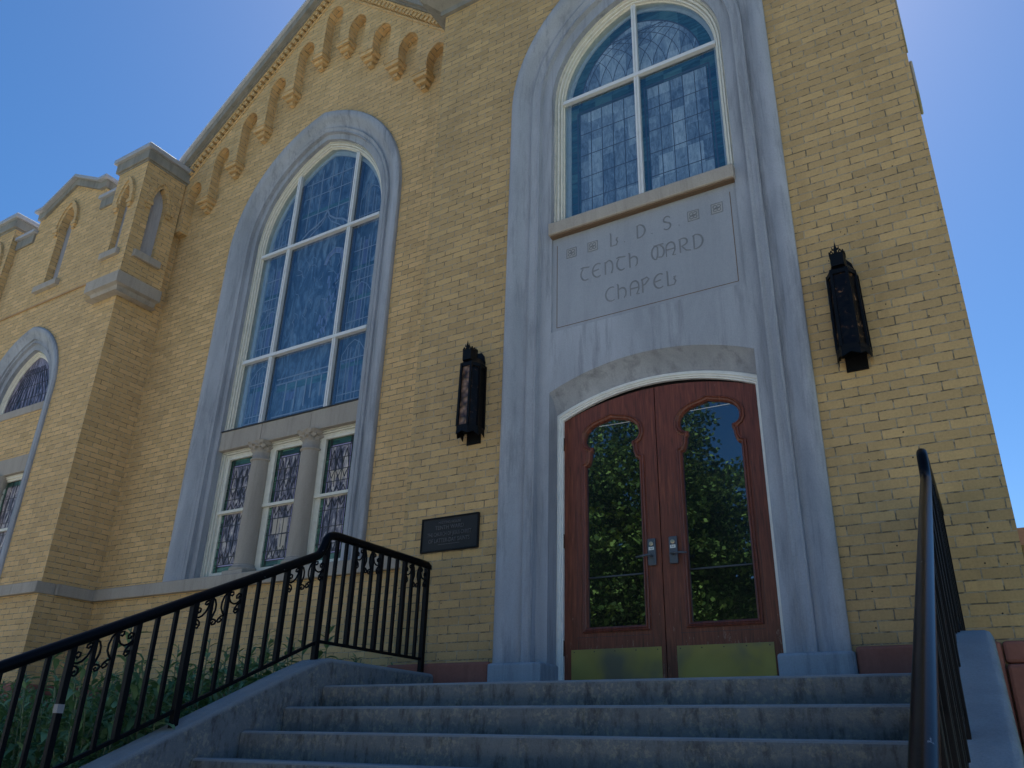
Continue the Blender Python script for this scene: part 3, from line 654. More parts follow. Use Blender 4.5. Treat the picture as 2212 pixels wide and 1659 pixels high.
for s in (-1, 1):
    x0, x1 = (TC - 0.898, TC - 0.004) if s < 0 else (TC + 0.004, TC + 0.898)
    cx = (x0 + x1) / 2 + s * -0.005 * 0 + (0.012 if s < 0 else 0.012) * 0
    cx = -2.887 - 0.0 if s < 0 else -1.991
    d = MB(); top = [(x1 + (x0 - x1) * i / 12, topz(x1 + (x0 - x1) * i / 12)) for i in range(13)]
    hole = door_hole(cx, s)
    d.slab([(x0, 0.435), (x1, 0.435)] + top, [hole], DY, DY + 0.05)
    door = d.build('door', 'wood', CH, fixn=False)
    door['label'] = 'left leaf of the red wooden double door' if s < 0 else 'right leaf of the red wooden double door'
    # moulding round the light
    m = MB(); rows = []
    n_h = len(hole)
    for off, y in ((-0.042, DY), (-0.040, DY - 0.014), (-0.030, DY - 0.020), (-0.020, DY - 0.010), (-0.016, DY - 0.016), (-0.006, DY - 0.012), (0.004, DY + 0.004), (0.006, DY + 0.03)):
        pp = inset_poly(hole, off); rows.append([(x, y, z) for x, z in pp])
    m.strips(rows, closed=True, smooth=False); m.build('light_moulding', 'wood', door, fixn=False)
    g = MB(); g.slab(inset_poly(hole, -0.01), [], DY + 0.022, DY + 0.022, sides=False, back=False); g.build('glass_pane', 'doorglass', door, fixn=False)
    g = MB(); g.tube([(cx - 0.27, DY + 0.016, 1.385), (cx + 0.27, DY + 0.016, 1.385)], 0.0065, 8); g.build('push_bar', 'lockgrey', door)
    # planks and rail joints as thin shadow lines
    j = MB()
    for z in (0.90,): j.ribbon([(x0 + 0.12, z), (x1 - 0.12, z)], 0.003, DY - 0.0006, 0.001)
    j.ribbon([(x0 + 0.13, 0.45), (x0 + 0.13, 2.2)], 0.002, DY - 0.0006, 0.001); j.ribbon([(x1 - 0.10, 0.45), (x1 - 0.10, 2.2)], 0.002, DY - 0.0006, 0.001)
    j.build('panel_joint', 'dark', door, fixn=False)
    k0, k1 = (x0 + 0.066, x1 - 0.035) if s < 0 else (x0 + 0.083, x1 - 0.066)
    k = MB(); k.box(k0, k1, DY - 0.005, DY - 0.001, 0.45, 0.805)
    kp = k.build('kick_plate', 'brass', door, bevel=0.002)
    for i in range(5):
        k = MB(); k.box(k0 + 0.025 + (k1 - k0 - 0.06) * i / 4, k0 + 0.033 + (k1 - k0 - 0.06) * i / 4, DY - 0.0075, DY - 0.005, 0.781, 0.789); k.build('screw', 'dark', kp)
    # lock plate, cylinder, sticker, lever
    lx = x1 - 0.075 if s < 0 else x0 + 0.103
    k = MB(); k.box(lx - 0.036, lx + 0.036, DY - 0.026, DY - 0.001, 1.435, 1.657); lock = k.build('lock_plate', 'lockgrey', door, bevel=0.009)
    k = MB(); k.strips([[(lx + r * math.cos(2 * math.pi * j / 18), y, 1.612 + r * math.sin(2 * math.pi * j / 18)) for j in range(18)] for r, y in ((0.017, DY - 0.026), (0.017, DY - 0.033), (0.012, DY - 0.035), (0.0001, DY - 0.035))], closed=True)
    k.build('lock_cylinder', 'brassdisc', lock, fixn=False)
    k = MB(); k.box(lx - 0.023, lx + 0.023, DY - 0.0275, DY - 0.026, 1.560, 1.586); stk = k.build('sticker', 'sticker', lock)
    text_mesh('sticker_text', 'Pull', 0.019, (lx, DY - 0.0285, 1.567), 'dark', lock, 0.0003)
    k = MB(); k.tube([(lx, DY - 0.026, 1.512), (lx, DY - 0.062, 1.512)], 0.011, 10)
    dirn = -1 if s < 0 else 1
    k.tube([(lx - dirn * 0.01, DY - 0.062, 1.512), (lx + dirn * 0.02, DY - 0.068, 1.514), (lx + dirn * 0.06, DY - 0.066, 1.512), (lx + dirn * 0.125, DY - 0.056, 1.506)], [0.011, 0.010, 0.009, 0.0075], 8)
    k.build('lever_handle', 'lockgrey', door)
    hx = x0 - 0.002 if s < 0 else x1 + 0.002
    for hz in (2.62, 1.72, 0.82):
        k = MB(); k.tube([(hx, DY - 0.010, hz - 0.06), (hx, DY - 0.010, hz + 0.06)], 0.0075, 8)
        for i in range(5): k.tube([(hx, DY - 0.010, hz - 0.06 + i * 0.03 - 0.002), (hx, DY - 0.010, hz - 0.06 + i * 0.03 + 0.002)], 0.0085, 8)
        k.build('hinge', 'hinge', door)
b = MB(); b.box(TC - 1.0, TC + 1.0, 0.60, 0.62, 0.3, 8.2); b.build('dark_interior', 'dark', CH)
b = MB(); b.box(-0.0, 0.0, 0, 0, 0, 0) if False else None

# ---- red sandstone base course
def rbox(x0, x1, y0, y1, z0, z1, name='base_stone'):
    b = MB(); b.box(x0, x1, y0, y1, z0, z1); b.build(name, 'red', CH, bevel=0.022)
rbox(TX0 - 0.03, TC - 1.436, -0.05, 0.3, 0.12, 0.705); rbox(TC + 1.436, -0.19, -0.05, 0.3, 0.12, 0.715); rbox(-0.185, TX1 + 0.3, -0.05, 0.3, 0.585, 0.715)
rbox(-0.185, TX1 + 0.28, -0.07, 0.3, 0.0, 0.58); rbox(-0.185, TX1 + 0.5, -0.10, 0.3, GZ - .1, -0.005); rbox(TX0 - 0.03, TC - 1.436, -0.05, 0.3, -0.6, 0.115)
for i in range(7): rbox(-11.0 + 0.02 + i * 0.865, -11.0 + 0.02 + (i + 1) * 0.865 - 0.006, YG - 0.05, YG + 0.3, -0.6, 0.655)
for i in range(6): rbox(-11.0 - 0.95 * (i + 1), -11.0 - 0.95 * i - 0.006 + (0.05 if i == 0 else 0), -0.05, 0.3, -0.6, 0.655)
rbox(-11.0, -10.95, 0.305, 0.79, -0.6, 0.655)

# ================= gable wall with the great window
b = MB()
SL = 0.903; top0 = 11.21
def topline(x, off): return top0 + off - SL * abs(x - GC)
gw = arch(GC, 1.697, 6.95, 0.451, 1.92, 24)
outer = [(-11.0, -0.6), (GC - 1.2, -0.6), (GC - 1.2, 1.9), (GC - 1.697, 1.9)] + gw + [(GC + 1.697, 1.9), (GC - 1.15, 1.9), (GC - 1.15, -0.6), (-4.9, -0.6), (-4.9, topline(-4.9, 0.42)), (GC, topline(GC, 0.42)), (-11.0, topline(-11.0, 0.42))]
outer = [(-11.05, 1.92)] + gw + [(-4.9, 1.92), (-4.9, topline(-4.9, 0.42)), (GC, topline(GC, 0.42)), (-11.05, topline(-11.05, 0.42))]
b.slab(outer, [], YG, YG, sides=False, back=False)
b.add([(-11.05, YG, -0.6), (-4.9, YG, -0.6), (-4.9, YG, 1.92), (-11.05, YG, 1.92)], [(0, 1, 2, 3)])
b.build('gable_wall', 'brick', CH, fixn=False)
# arcade of rampant arches under the rake
PIT, HO = 0.557, 0.176
YA = YG - 0.165
b = MB()
def footz(k): return 10.275 - 0.503 * (k - 1)     # k = 1.. outward
for i in range(-5, 6):
    cx = GC + 0.02 + PIT * i
    xl, xr = cx - PIT / 2, cx + PIT / 2
    kl = (-i + 1) if i <= 0 else i; kr = (-i) if i < 0 else i + 1
    if i == 0: kl = kr = 1
    zl, zr = footz(kl), footz(kr)
    if i == -5: xl = -10.99; 
    apex = 11.21 - 0.503 * abs(i); zsp = apex - 0.27
    r = 0.20; a_pts = []
    hw = HO
    am = []
    c = 0.07; rr = hw + c; h0 = math.sqrt(rr * rr - c * c); zc = apex - h0
    amx = math.acos(c / rr)
    right = [(cx - c + rr * math.cos(a), zc + rr * math.sin(a)) for a in [amx * q / 6 for q in range(7)]]
    left = [(2 * cx - x, z) for x, z in right]
    poly = [(xl, zl), (cx - hw, zl)] + left + right[::-1][1:] + [(cx + hw, zr), (xr, zr), (xr, topline(xr, 0.30))]
    if i == 0: poly.append((cx, topline(GC, 0.30)))
    poly.append((xl, topline(xl, 0.30)))
    b.slab(poly, [], YA, YG + 0.002, back=False)
b.build('corbel_arcade', 'brick', CH, fixn=False)
for k in range(1, 6):
    for s in (-1, 1):
        x = GC + 0.02 + s * PIT * (k - 0.5); z = footz(k)
        c = MB()
        for (w, d, za, zb) in ((0.146, 0.190, 0.0, -0.022), (0.130, 0.180, -0.022, -0.088), (0.090, 0.130, -0.088, -0.155), (0.046, 0.080, -0.155, -0.225)):
            c.box(x - w, x + w, YG - d, YG + 0.01, z + zb + 0.002, z + za)
        c.build('corbel', 'brick', CH, bevel=0.008)
# raking dentil course, fillets and coping
def rake(b, x, off, along, thick, y0, y1):
    """block at station x on the slope, lower face at vertical offset off"""
    s = -1 if x > GC else 1
    d = Vector((1, 0, SL * s)).normalized(); nrm = Vector((-SL * s, 0, 1)).normalized()
    p = Vector((x, 0, topline(x, off)))
    q = [p - d * along / 2, p + d * along / 2, p + d * along / 2 + nrm * thick, p - d * along / 2 + nrm * thick]
    b.hexa([(v.x, y0, v.z) for v in q] + [(v.x, y1, v.z) for v in q])
def rake_band(b, x0, x1, off, thick, y0, y1):
    """band parallel to the rake between stations; mitred at the apex"""
    t = thick / math.cos(math.atan(SL))
    pts = [(x0, topline(x0, off)), (x1, topline(x1, off)), (x1, topline(x1, off + t)), (x0, topline(x0, off + t))]
    b.hexa([(x, y0, z) for x, z in pts] + [(x, y1, z) for x, z in pts])
XL, XR = -10.93, -4.98
b = MB()
for xa, xb in ((XL, GC), (GC, XR)):
    rake_band(b, xa, xb, 0.255, 0.035, YA - 0.02, YG); rake_band(b, xa, xb, 0.303, 0.012, YA - 0.005, YG)
    rake_band(b, xa, xb, 0.42, 0.03, YA - 0.075, YG)
nd = 42
for s in (-1, 1):
    for i in range(nd):
        x = GC + s * (0.06 + i * 0.075)
        if x < XL + 0.03 or x > XR - 0.03: continue
        rake(b, x + random.uniform(-.003, .003), 0.316, 0.066, 0.085, YA - 0.062 + random.uniform(-.004, .004), YG)
b.build('dentil_course', 'brick', CH, bevel=0.005)
b = MB()
for xa, xb in ((XL - 0.12, GC), (GC, XR)):
    rake_band(b, xa, xb, 0.468, 0.025, YA - 0.10, YG + 0.5); rake_band(b, xa, xb, 0.502, 0.115, YA - 0.17, YG + 0.5)
b.build('gable_coping', 'coping', CH, fixn=True)
b = MB()
for xa, xb in ((XL - 0.12, GC), (GC, XR)): rake_band(b, xa, xb, 0.665, 0.035, YA - 0.215, YG + 0.55)
b.build('gable_flashing', 'flash_lt', CH)
b = MB()     # roof behind the gable
for s in (-1, 1): b.add([(GC, YG + 0.3, topline(GC, 0.5)), (GC + s * 3.2, YG + 0.3, topline(GC + s * 3.2, 0.5)), (GC + s * 3.2, 14, topline(GC + s * 3.2, 0.5)), (GC, 14, topline(GC, 0.5))], [(0, 1, 2, 3)])
b.build('roof', 'roof', CH, fixn=False)

# great window surround
k_ = 1.697 / 1.41
gshape = [(1.697, 0.012), (1.697, -0.028), (1.680, -0.050), (1.645, -0.058), (1.60, -0.050), (1.565, -0.030), (1.53, 0.005), (1.49, 0.034), (1.455, 0.052), (1.440, 0.054), (1.433, 0.028), (1.42, 0.022), (1.40, 0.042), (1.38, 0.046), (1.37, 0.034), (1.357, 0.032), (1.35, 0.09), (1.262, 0.09), (1.262, 0.22)]
surround(GC, [(w, YG + y, 0.451) for w, y in gshape], 6.95, 1.915, 'stone')
# sill band carried round the pilaster
b = MB(); b.box(-10.985, TX0, YG - 0.065, YG + 0.30, 1.765, 1.925)
b.box(-18, -10.985, -0.065, 0.2, 1.765, 1.915); b.box(-11.05, -10.945, 0.201, YG + 0.1, 1.765, 1.915)
b.build('sill_band', 'sandstone', CH, bevel=0.012)
# great window
WB = 3.985; gy = YG + 0.225
st = [(1.262, YG + 0.150), (1.240, YG + 0.140), (1.238, YG + 0.176), (1.229, YG + 0.176), (1.227, YG + 0.158), (1.208, YG + 0.160), (1.206, YG + 0.196), (1.198, YG + 0.196), (1.196, YG + 0.180), (1.178, YG + 0.182), (1.176, YG + 0.212), (1.160, YG + 0.212), (1.160, YG + 0.24)]
b = frame_sweep(GC, [(w, y, 0.451) for w, y in st], 6.95, WB)
def topg(x, w=1.16): return 6.95 + math.sqrt(max(0, (w + 0.451) ** 2 - (abs(x - GC) + 0.451) ** 2))
gwin = b.build('great_window', 'cream', CH, fixn=False); b = MB()
for dx in (-0.600, 0.600):
    for a, c_ in ((-0.031, -0.006), (0.006, 0.031)): b.box(GC + dx + a, GC + dx + c_, gy - 0.042, gy + 0.01, WB, topg(GC + dx) + 0.02)
    b.box(GC + dx - 0.007, GC + dx + 0.007, gy - 0.03, gy + 0.01, WB, topg(GC + dx))
for z in (5.035, 6.84):
    b.box(GC - 1.165, GC + 1.165, gy - 0.055, gy + 0.008, z, z + 0.020); b.box(GC - 1.165, GC + 1.165, gy - 0.045, gy + 0.007, z + 0.020, z + 0.056)
b.build('storm_sash_bar', 'alu', gwin)
win_arch_pane(GC, 1.163, 6.95, 0.451, WB, gy, 'storm_pane', 'storm', gwin)
b = frame_sweep(GC, [(1.16, gy + 0.003, 0.451), (1.16, gy + 0.06, 0.451), (1.10, gy + 0.06, 0.451), (1.10, gy + 0.09, 0.451)], 6.95, WB); b.build('inner_sash', 'putty', gwin, fixn=False)
g0 = gy + 0.075
win_arch_pane(GC, 1.12, 6.95, 0.451, WB, g0 + 0.01, 'blue_glass', 'deep_blue', gwin)
led = MB(); bars = MB(); pale = MB(); teal = MB(); mid_ = MB()
for dx in (-0.61, 0.61):
    bars.box(GC + dx - 0.045, GC + dx + 0.045, g0 - 0.01, g0 + 0.008, WB, topg(GC + dx, 1.1))
bars.build('stained_glass_bar', 'dark', gwin)
def quad(bb, x0, x1, z0, z1, y): bb.add([(x0, y, z0), (x1, y, z0), (x1, y, z1), (x0, y, z1)], [(0, 1, 2, 3)])
# canopy and leading in the middle light, top
for x in (-0.42, -0.21, 0.0, 0.21, 0.42): led.ribbon([(GC + x, 7.15 if x else 7.42), (GC + x, topg(GC + x, 1.02) - 0.02)], 0.0135, g0)
for z in (7.42, 7.78, 8.05): led.ribbon([(GC - 0.54, z), (GC + 0.54, z)], 0.0135, g0 - 0.001)
for s in (-1, 1):
    led.ribbon([(GC, 7.42), (GC + s * .05, 7.30), (GC + s * .18, 7.20), (GC + s * .34, 7.14), (GC + s * .46, 7.04), (GC + s * .52, 6.93)], 0.0270, g0 - 0.002)
    led.ribbon([(GC + s * .02, 7.30), (GC + s * .10, 7.18), (GC + s * .28, 7.06), (GC + s * .40, 6.96)], 0.0135, g0 - 0.002)
quad(teal, GC - 0.53, GC + 0.53, 7.42, 7.50, g0 + 0.004)
led.ribbon(circ(GC, 7.80, 0.045, 0.045, 0, 360, 10), 0.0108, g0 - 0.002)
# side lights: upright strips with little pointed heads
for s in (-1, 1):
    xc = GC + s * 0.87
    for x in (-0.10, -0.045, 0.045, 0.10):
        led.ribbon([(xc + x, 4.12), (xc + x, 4.9)], 0.0108, g0); led.ribbon([(xc + x, 5.16), (xc + x, 6.66)], 0.0108, g0); led.ribbon([(xc + x, 6.98), (xc + x, min(7.6, topg(xc + x, 1.05) - 0.1))], 0.0108, g0)
    for za, zb in ((4.12, 4.80), (5.16, 5.7), (6.98, 7.35)):
        led.ribbon([(xc - 0.2, za), (xc - 0.2, zb), (xc - 0.1, zb + 0.14), (xc, zb + 0.2), (xc + 0.1, zb + 0.14), (xc + 0.2, zb), (xc + 0.2, za)], 0.0108, g0)
    for z in (4.12, 4.22, 4.72, 5.16, 5.30, 5.62, 5.95, 6.12, 6.45, 7.05): led.ribbon([(xc - 0.24, z), (xc + 0.24, z)], 0.0121, g0 - 0.001)
    for z in (6.12, 5.62, 4.60): quad(teal, xc - 0.2, xc + 0.2, z, z + 0.07, g0 + 0.004)
    quad(mid_, xc - 0.04, xc + 0.04, 4.25, 4.7, g0 + 0.006); quad(mid_, xc - 0.04, xc + 0.04, 5.3, 5.9, g0 + 0.006); quad(mid_, xc - 0.04, xc + 0.04, 6.15, 6.6, g0 + 0.006)
# lower middle light: railing of short uprights
for z in (4.13, 4.62, 4.70): led.ribbon([(GC - 0.52, z), (GC + 0.52, z)], 0.0175, g0)
for x in (-0.32, -0.13, 0.06, 0.16, 0.34): led.ribbon([(GC + x, 4.20 + (0.1 if x > .1 else 0)), (GC + x, 4.62)], 0.0216, g0)
quad(teal, GC - 0.5, GC + 0.5, 4.50, 4.60, g0 + 0.004); quad(mid_, GC - 0.32, GC - 0.13, 4.34, 4.46, g0 + 0.005)
# central light: a pale arched niche and scattered cut glass
rg = random.Random(3)
def blob(cx, cz, rx, rz, n=6, ph=0): return [(cx + rx * math.cos(2 * math.pi * (k + ph) / n), cz + rz * math.sin(2 * math.pi * (k + ph) / n)) for k in range(n)]
ring_o = [(0.10, 6.10), (0.08, 6.42), (0.14, 6.58), (0.27, 6.66), (0.42, 6.60), (0.48, 6.42), (0.47, 6.1)]
for i in range(len(ring_o) - 1):
    (xa, za), (xb, zb) = ring_o[i], ring_o[i + 1]; ax, az, bx_, bz = [c1 + (c2 - c1) * 0.28 for c1, c2 in ((xa, .28), (za, 6.34), (xb, .28), (zb, 6.34))]
    if i in (0,): continue
    pale.add([(GC + xa, g0 + .005, za), (GC + xb, g0 + .005, zb), (GC + bx_, g0 + .005, bz), (GC + ax, g0 + .005, az)], [(0, 1, 2, 3)])
    led.ribbon([(GC + xa, za), (GC + xb, zb), (GC + bx_, bz), (GC + ax, az), (GC + xa, za)], 0.0068, g0)
for i in range(34):
    t_ = rg.random(); cx_ = GC + 0.30 + rg.uniform(-.09, .11) - (0.12 if t_ < .3 else 0); cz_ = 5.22 + t_ * 0.95
    p = blob(cx_, cz_, rg.uniform(.015, .035), rg.uniform(.03, .10), rg.choice([3, 4, 5]), rg.random())
    pale.slab(p, [], g0 + .005, g0 + .005, sides=False, back=False)
for i in range(26):
    x = GC + rg.uniform(-.45, .45); z = rg.uniform(5.2, 6.6); a = rg.uniform(0.6, 2.4); L_ = rg.uniform(.06, .22)
    led.ribbon([(x, z), (x + L_ * .5 * math.cos(a), z + L_ * .5 * math.sin(a)), (x + L_ * math.cos(a + .4), z + L_ * math.sin(a + .4))], 0.0068, g0)
led.build('lead_came', 'leadlt', gwin, fixn=False); pale.build('pale_glass', 'paleglass', gwin, fixn=False); teal.build('teal_glass', 'teal', gwin, fixn=False); mid_.build('violet_glass', 'violetmid', gwin, fixn=False)
# stone transom, its drip edge
b = MB(); b.box(GC - 1.262, GC - 0.46, YG + 0.115, YG + 0.3, 3.70, 3.975); b.box(GC - 0.456, GC + 0.45, YG + 0.117, YG + 0.3, 3.70, 3.975); b.box(GC + 0.454, GC + 1.262, YG + 0.115, YG + 0.3, 3.70, 3.975)
tr = b.build('window_transom', 'sandstone', CH, bevel=0.006)
b = MB(); b.box(GC - 1.262, GC + 1.262, YG + 0.100, YG + 0.30, 3.976, 3.990); b.build('drip_edge', 'lead', tr)
# two colonnettes
for i, dx in enumerate((-0.46, 0.45)):
    x, y = GC + dx, YG + 0.20
    b = MB(); b.lathe(x, y, [(0.133, 2.08), (0.131, 2.6), (0.126, 3.2), (0.121, 3.44)], 28)
    colm = b.build('colonnette', 'sandstone', CH, fixn=False)
    b = MB(); b.box(x - 0.185, x + 0.185, y - 0.185, y + 0.10, 1.925, 1.995); b.build('column_base', 'sandstone', colm, bevel=0.012)
    b = MB(); b.lathe(x, y, [(0.172, 1.995), (0.182, 2.01), (0.182, 2.028), (0.165, 2.045), (0.150, 2.052), (0.150, 2.065), (0.140, 2.08), (0.133, 2.085)], 28); b.build('base_ring', 'sandstone', colm, fixn=False)
    b = MB(); b.lathe(x, y, [(0.121, 3.44), (0.138, 3.447), (0.142, 3.458), (0.138, 3.470), (0.124, 3.476), (0.121, 3.55)], 28); b.build('neck_ring', 'sandstone', colm, fixn=False)
    # foliate capital: round below, square above, with crumpled leaves
    n = 32; rows = []
    for t_ in range(9):
        u = t_ / 8; row = []
        for j in range(n):
            a = 2 * math.pi * j / n; rc = 0.122; sq = 0.17 / max(abs(math.cos(a)), abs(math.sin(a)))
            r_ = rc * (1 - u ** 1.3) + min(sq, 0.215) * u ** 1.3
            if 1 < t_ < 8: r_ += 0.022 * math.sin(a * 8 + (math.pi if t_ % 4 > 1 else 0)) * math.sin(math.pi * u) + rg.uniform(-.007, .007)
            row.append((x + r_ * math.cos(a), y + r_ * math.sin(a), 3.55 + 0.148 * u))
        rows.append(row)
    b = MB(); b.strips(rows, closed=True); b.slab([(x - .17, y - .17), (x + .17, y - .17), (x + .17, y + .12), (x - .17, y + .12)], [], 0, 0, sides=False, back=False) if False else None
    b.build('capital', 'sandstone', colm, fixn=False)
# three sash windows below
LZ0, LZ1 = 1.93, 3.70
for wi, dx in enumerate((-0.895, 0.0, 0.895)):
    cx = GC + dx; hwid = 0.44 if dx == 0 else 0.40
    x0, x1 = cx - hwid, cx + hwid
    if wi == 0: x0 = GC - 1.262
    if wi == 2: x1 = GC + 1.262
    y = YG + 0.20
    gx0, gx1 = cx - 0.235, cx + 0.235; gz0, gz1 = 2.045, 3.59
    b = MB()
    for off, yy in ((0.0, y - 0.0), (0.022, y - 0.018), (0.03, y + 0.004), (0.06, y - 0.002), (0.068, y + 0.02), (0.09, y + 0.02)):
        pass
    rows = []
    for off, yy in ((0, y - .010), (0.022, y - 0.018), (0.024, y + 0.016), (0.032, y + 0.016), (0.034, y - 0.002), (0.052, y), (0.054, y + 0.032), (0.062, y + 0.032), (0.064, y + 0.018), (0.085, y + 0.018), (0.085, y + 0.11)):
        rows.append([(x0 + off, yy, LZ0 - 0.001), (x0 + off, yy, LZ1 - off * 0.75), (x1 - off, yy, LZ1 - off * 0.75), (x1 - off, yy, LZ0 - 0.001)])
    b.strips(rows)
    sw = b.build('sash_window', 'cream', CH, fixn=False)
    b = MB(); s0, s1 = x0 + 0.085, x1 - 0.085
    for (za, zb, yy, nm) in ((2.825, 3.64, y + 0.028, 'upper_sash'), (LZ0, 2.86, y + 0.052, 'lower_sash')):
        q = MB(); q.slab([(s0, za), (s1, za), (s1, zb), (s0, zb)], [[(gx0, (gz0 if za < 2 else 2.866)), (gx1, (gz0 if za < 2 else 2.866)), (gx1, (gz1 if za > 2 else 2.82)), (gx0, (gz1 if za > 2 else 2.82))]], yy, yy + 0.035)
        if za > 2: q.box(s0, s1, yy - 0.012, yy, 2.825, 2.862)
        q.build(nm, 'cream', sw, fixn=False)
    gyy = y + 0.072
    q = MB(); quad(q, gx0, gx1, gz0, gz1, gyy); q.build('green_border', 'green', sw, fixn=False)
    q = MB()
    bx0, bx1, bz0, bz1 = gx0 + 0.052, gx1 - 0.052, gz0 + 0.075, gz1 - 0.085
    for a in ((bx0, bx0 + .022, bz0, bz1), (bx1 - .022, bx1, bz0, bz1), (bx0, bx1, bz0, bz0 + .024), (bx0, bx1, bz1 - .024, bz1)): quad(q, *a, gyy - 0.003)
    q.build('lilac_border', 'lilac', sw, fixn=False)
    ix0, ix1, iz0, iz1 = bx0 + .022, bx1 - .022, bz0 + .024, bz1 - .024
    q = MB(); quad(q, ix0, ix1, iz0, iz1, gyy - 0.0025); q.build('opal_pane', 'smoke', sw, fixn=False)
    q = MB(); rows_z = [2.24, 2.45, 2.66, 3.02, 3.17, 3.32]
    W = ix1 - ix0
    if wi == 1: quad(q, ix0 + .10 * W, ix0 + .47 * W, 2.46, 2.65, gyy - .005); quad(q, ix0 + .53 * W, ix0 + .90 * W, 2.46, 2.65, gyy - .005); quad(q, ix0 + .53 * W, ix0 + .90 * W, 2.25, 2.44, gyy - .005)
    if wi == 2:
        for u in (.12, .50): q.add([(ix0 + u * W, gyy - .005, 3.10), (ix0 + (u + .16) * W, gyy - .005, 2.98), (ix0 + (u + .34) * W, gyy - .005, 3.10), (ix0 + (u + .34) * W, gyy - .005, 3.16), (ix0 + u * W, gyy - .005, 3.16)], [(0, 1, 2, 3, 4)])
    if q.f: q.build('tan_pane', 'tanpane', sw, fixn=False)
    q = MB()
    for lo, hi in ((gz0, 2.83), (2.85, gz1)):
        q.ribbon([(bx0, lo), (bx0, hi)], 0.0095, gyy - .007); q.ribbon([(bx0 + .022, lo), (bx0 + .022, hi)], 0.007, gyy - .007); q.ribbon([(bx1, lo), (bx1, hi)], 0.0095, gyy - .007); q.ribbon([(bx1 - .022, lo), (bx1 - .022, hi)], 0.007, gyy - .007)
    for z in (bz0, bz0 + .024, bz1, bz1 - .024): q.ribbon([(bx0, z), (bx1, z)], 0.0095, gyy - .007)
    for u in (1 / 3, 2 / 3):
        for lo, hi in ((iz0 + .14, 2.80), (2.95, iz1 - .16)): q.ribbon([(ix0 + u * W, lo), (ix0 + u * W, hi)], 0.0095, gyy - .0075)
    for z in rows_z: q.ribbon([(gx0, z), (gx1, z)], 0.0095, gyy - .008)
    for z in np.arange(gz0 + .1, gz1, 0.11): q.ribbon([(gx0, z), (bx0, z)], 0.007, gyy - .006); q.ribbon([(bx1, z), (gx1, z)], 0.007, gyy - .006)
    for j in range(-1, 4):                     # lozenge points at head, meeting rail and foot
        xa, xb = ix0 + W * j / 3, ix0 + W * (j + 1) / 3; xm = (xa + xb) / 2
        def clip(pts, q=q): 
            pts = [p for p in pts if ix0 - .001 <= p[0] <= ix1 + .001]
            if len(pts) > 1: q.ribbon(pts, 0.0095, gyy - .0078)
        for zb, dz in ((iz0, .15), (2.86, .10), (2.80, -.10)):
            clip([(xa, zb), (xm, zb + dz)]); clip([(xm, zb + dz), (xb, zb)])
        clip([(xa, iz1 - .30), (xa + .02, iz1 - .18), (xm, iz1 - .05)]); clip([(xm, iz1 - .05), (xb - .02, iz1 - .18), (xb, iz1 - .30)])
        clip([(xm, iz1 - .42), (xa, iz1 - .30)]); clip([(xm, iz1 - .42), (xb, iz1 - .30)])
    q.build('lead_came', 'lead', sw, fixn=False)
b = MB(); b.box(GC - 1.25, GC + 1.25, YG + 0.33, YG + 0.35, 1.9, 8.5); b.build('dark_interior', 'dark', CH)

# ================= left tower with turrets
LX = -11.0; LC = -13.17
lw = arch(-13.165, 1.11, 4.9, 0.278, 1.915, 20)
# niche opening of the raised parapet gable
def niche_shape(cx, hw, z0, zs, zap):
    h = zap - zs; rr = (hw * hw + h * h) / (2 * hw); c = rr - hw
    return arch(cx, hw, zs, c, z0, 8)
b = MB()
nich = niche_shape(LC, 0.205, 7.10, 8.30, 8.70)
prof = [(-20, 8.30), (-15.5, 8.30), (-14.18, 8.30), (-14.18, 8.72), (LC, 9.20), (-12.16, 8.72), (-12.16, 8.30), (LX, 8.30)]
outer = [(-20, 1.915)] + lw + [(LX, 1.915)] + prof[::-1]
b.slab(outer, [nich], 0.0, 0.0, sides=False, back=False)
b.add([(-20, 0, GZ), (LX, 0, GZ), (LX, 0, 1.915), (-20, 0, 1.915)], [(0, 1, 2, 3)])
b.add([(LX, 0, GZ), (LX, 1.6, GZ), (LX, 1.6, 8.30), (LX, 0, 8.30)], [(0, 1, 2, 3)])
b.add([(-12.16, 0, 8.3), (-12.16, 0.55, 8.3), (-12.16, 0.55, 8.72), (-12.16, 0, 8.72)], [(0, 1, 2, 3)])
b.add([(-14.18, 0, 8.3), (-14.18, 0.55, 8.3), (-14.18, 0.55, 8.72), (-14.18, 0, 8.72)], [(3, 2, 1, 0)])
n_ = nich + nich[:1]
b.strips([lift(n_, 0.0), lift(n_, 0.13)])
b.build('corner_tower_wall', 'brick', CH, fixn=False)
b = MB(); b.slab(nich, [], 0.125, 0.125, sides=False, back=False); b.build('niche_board', 'nicheback', CH, fixn=False)
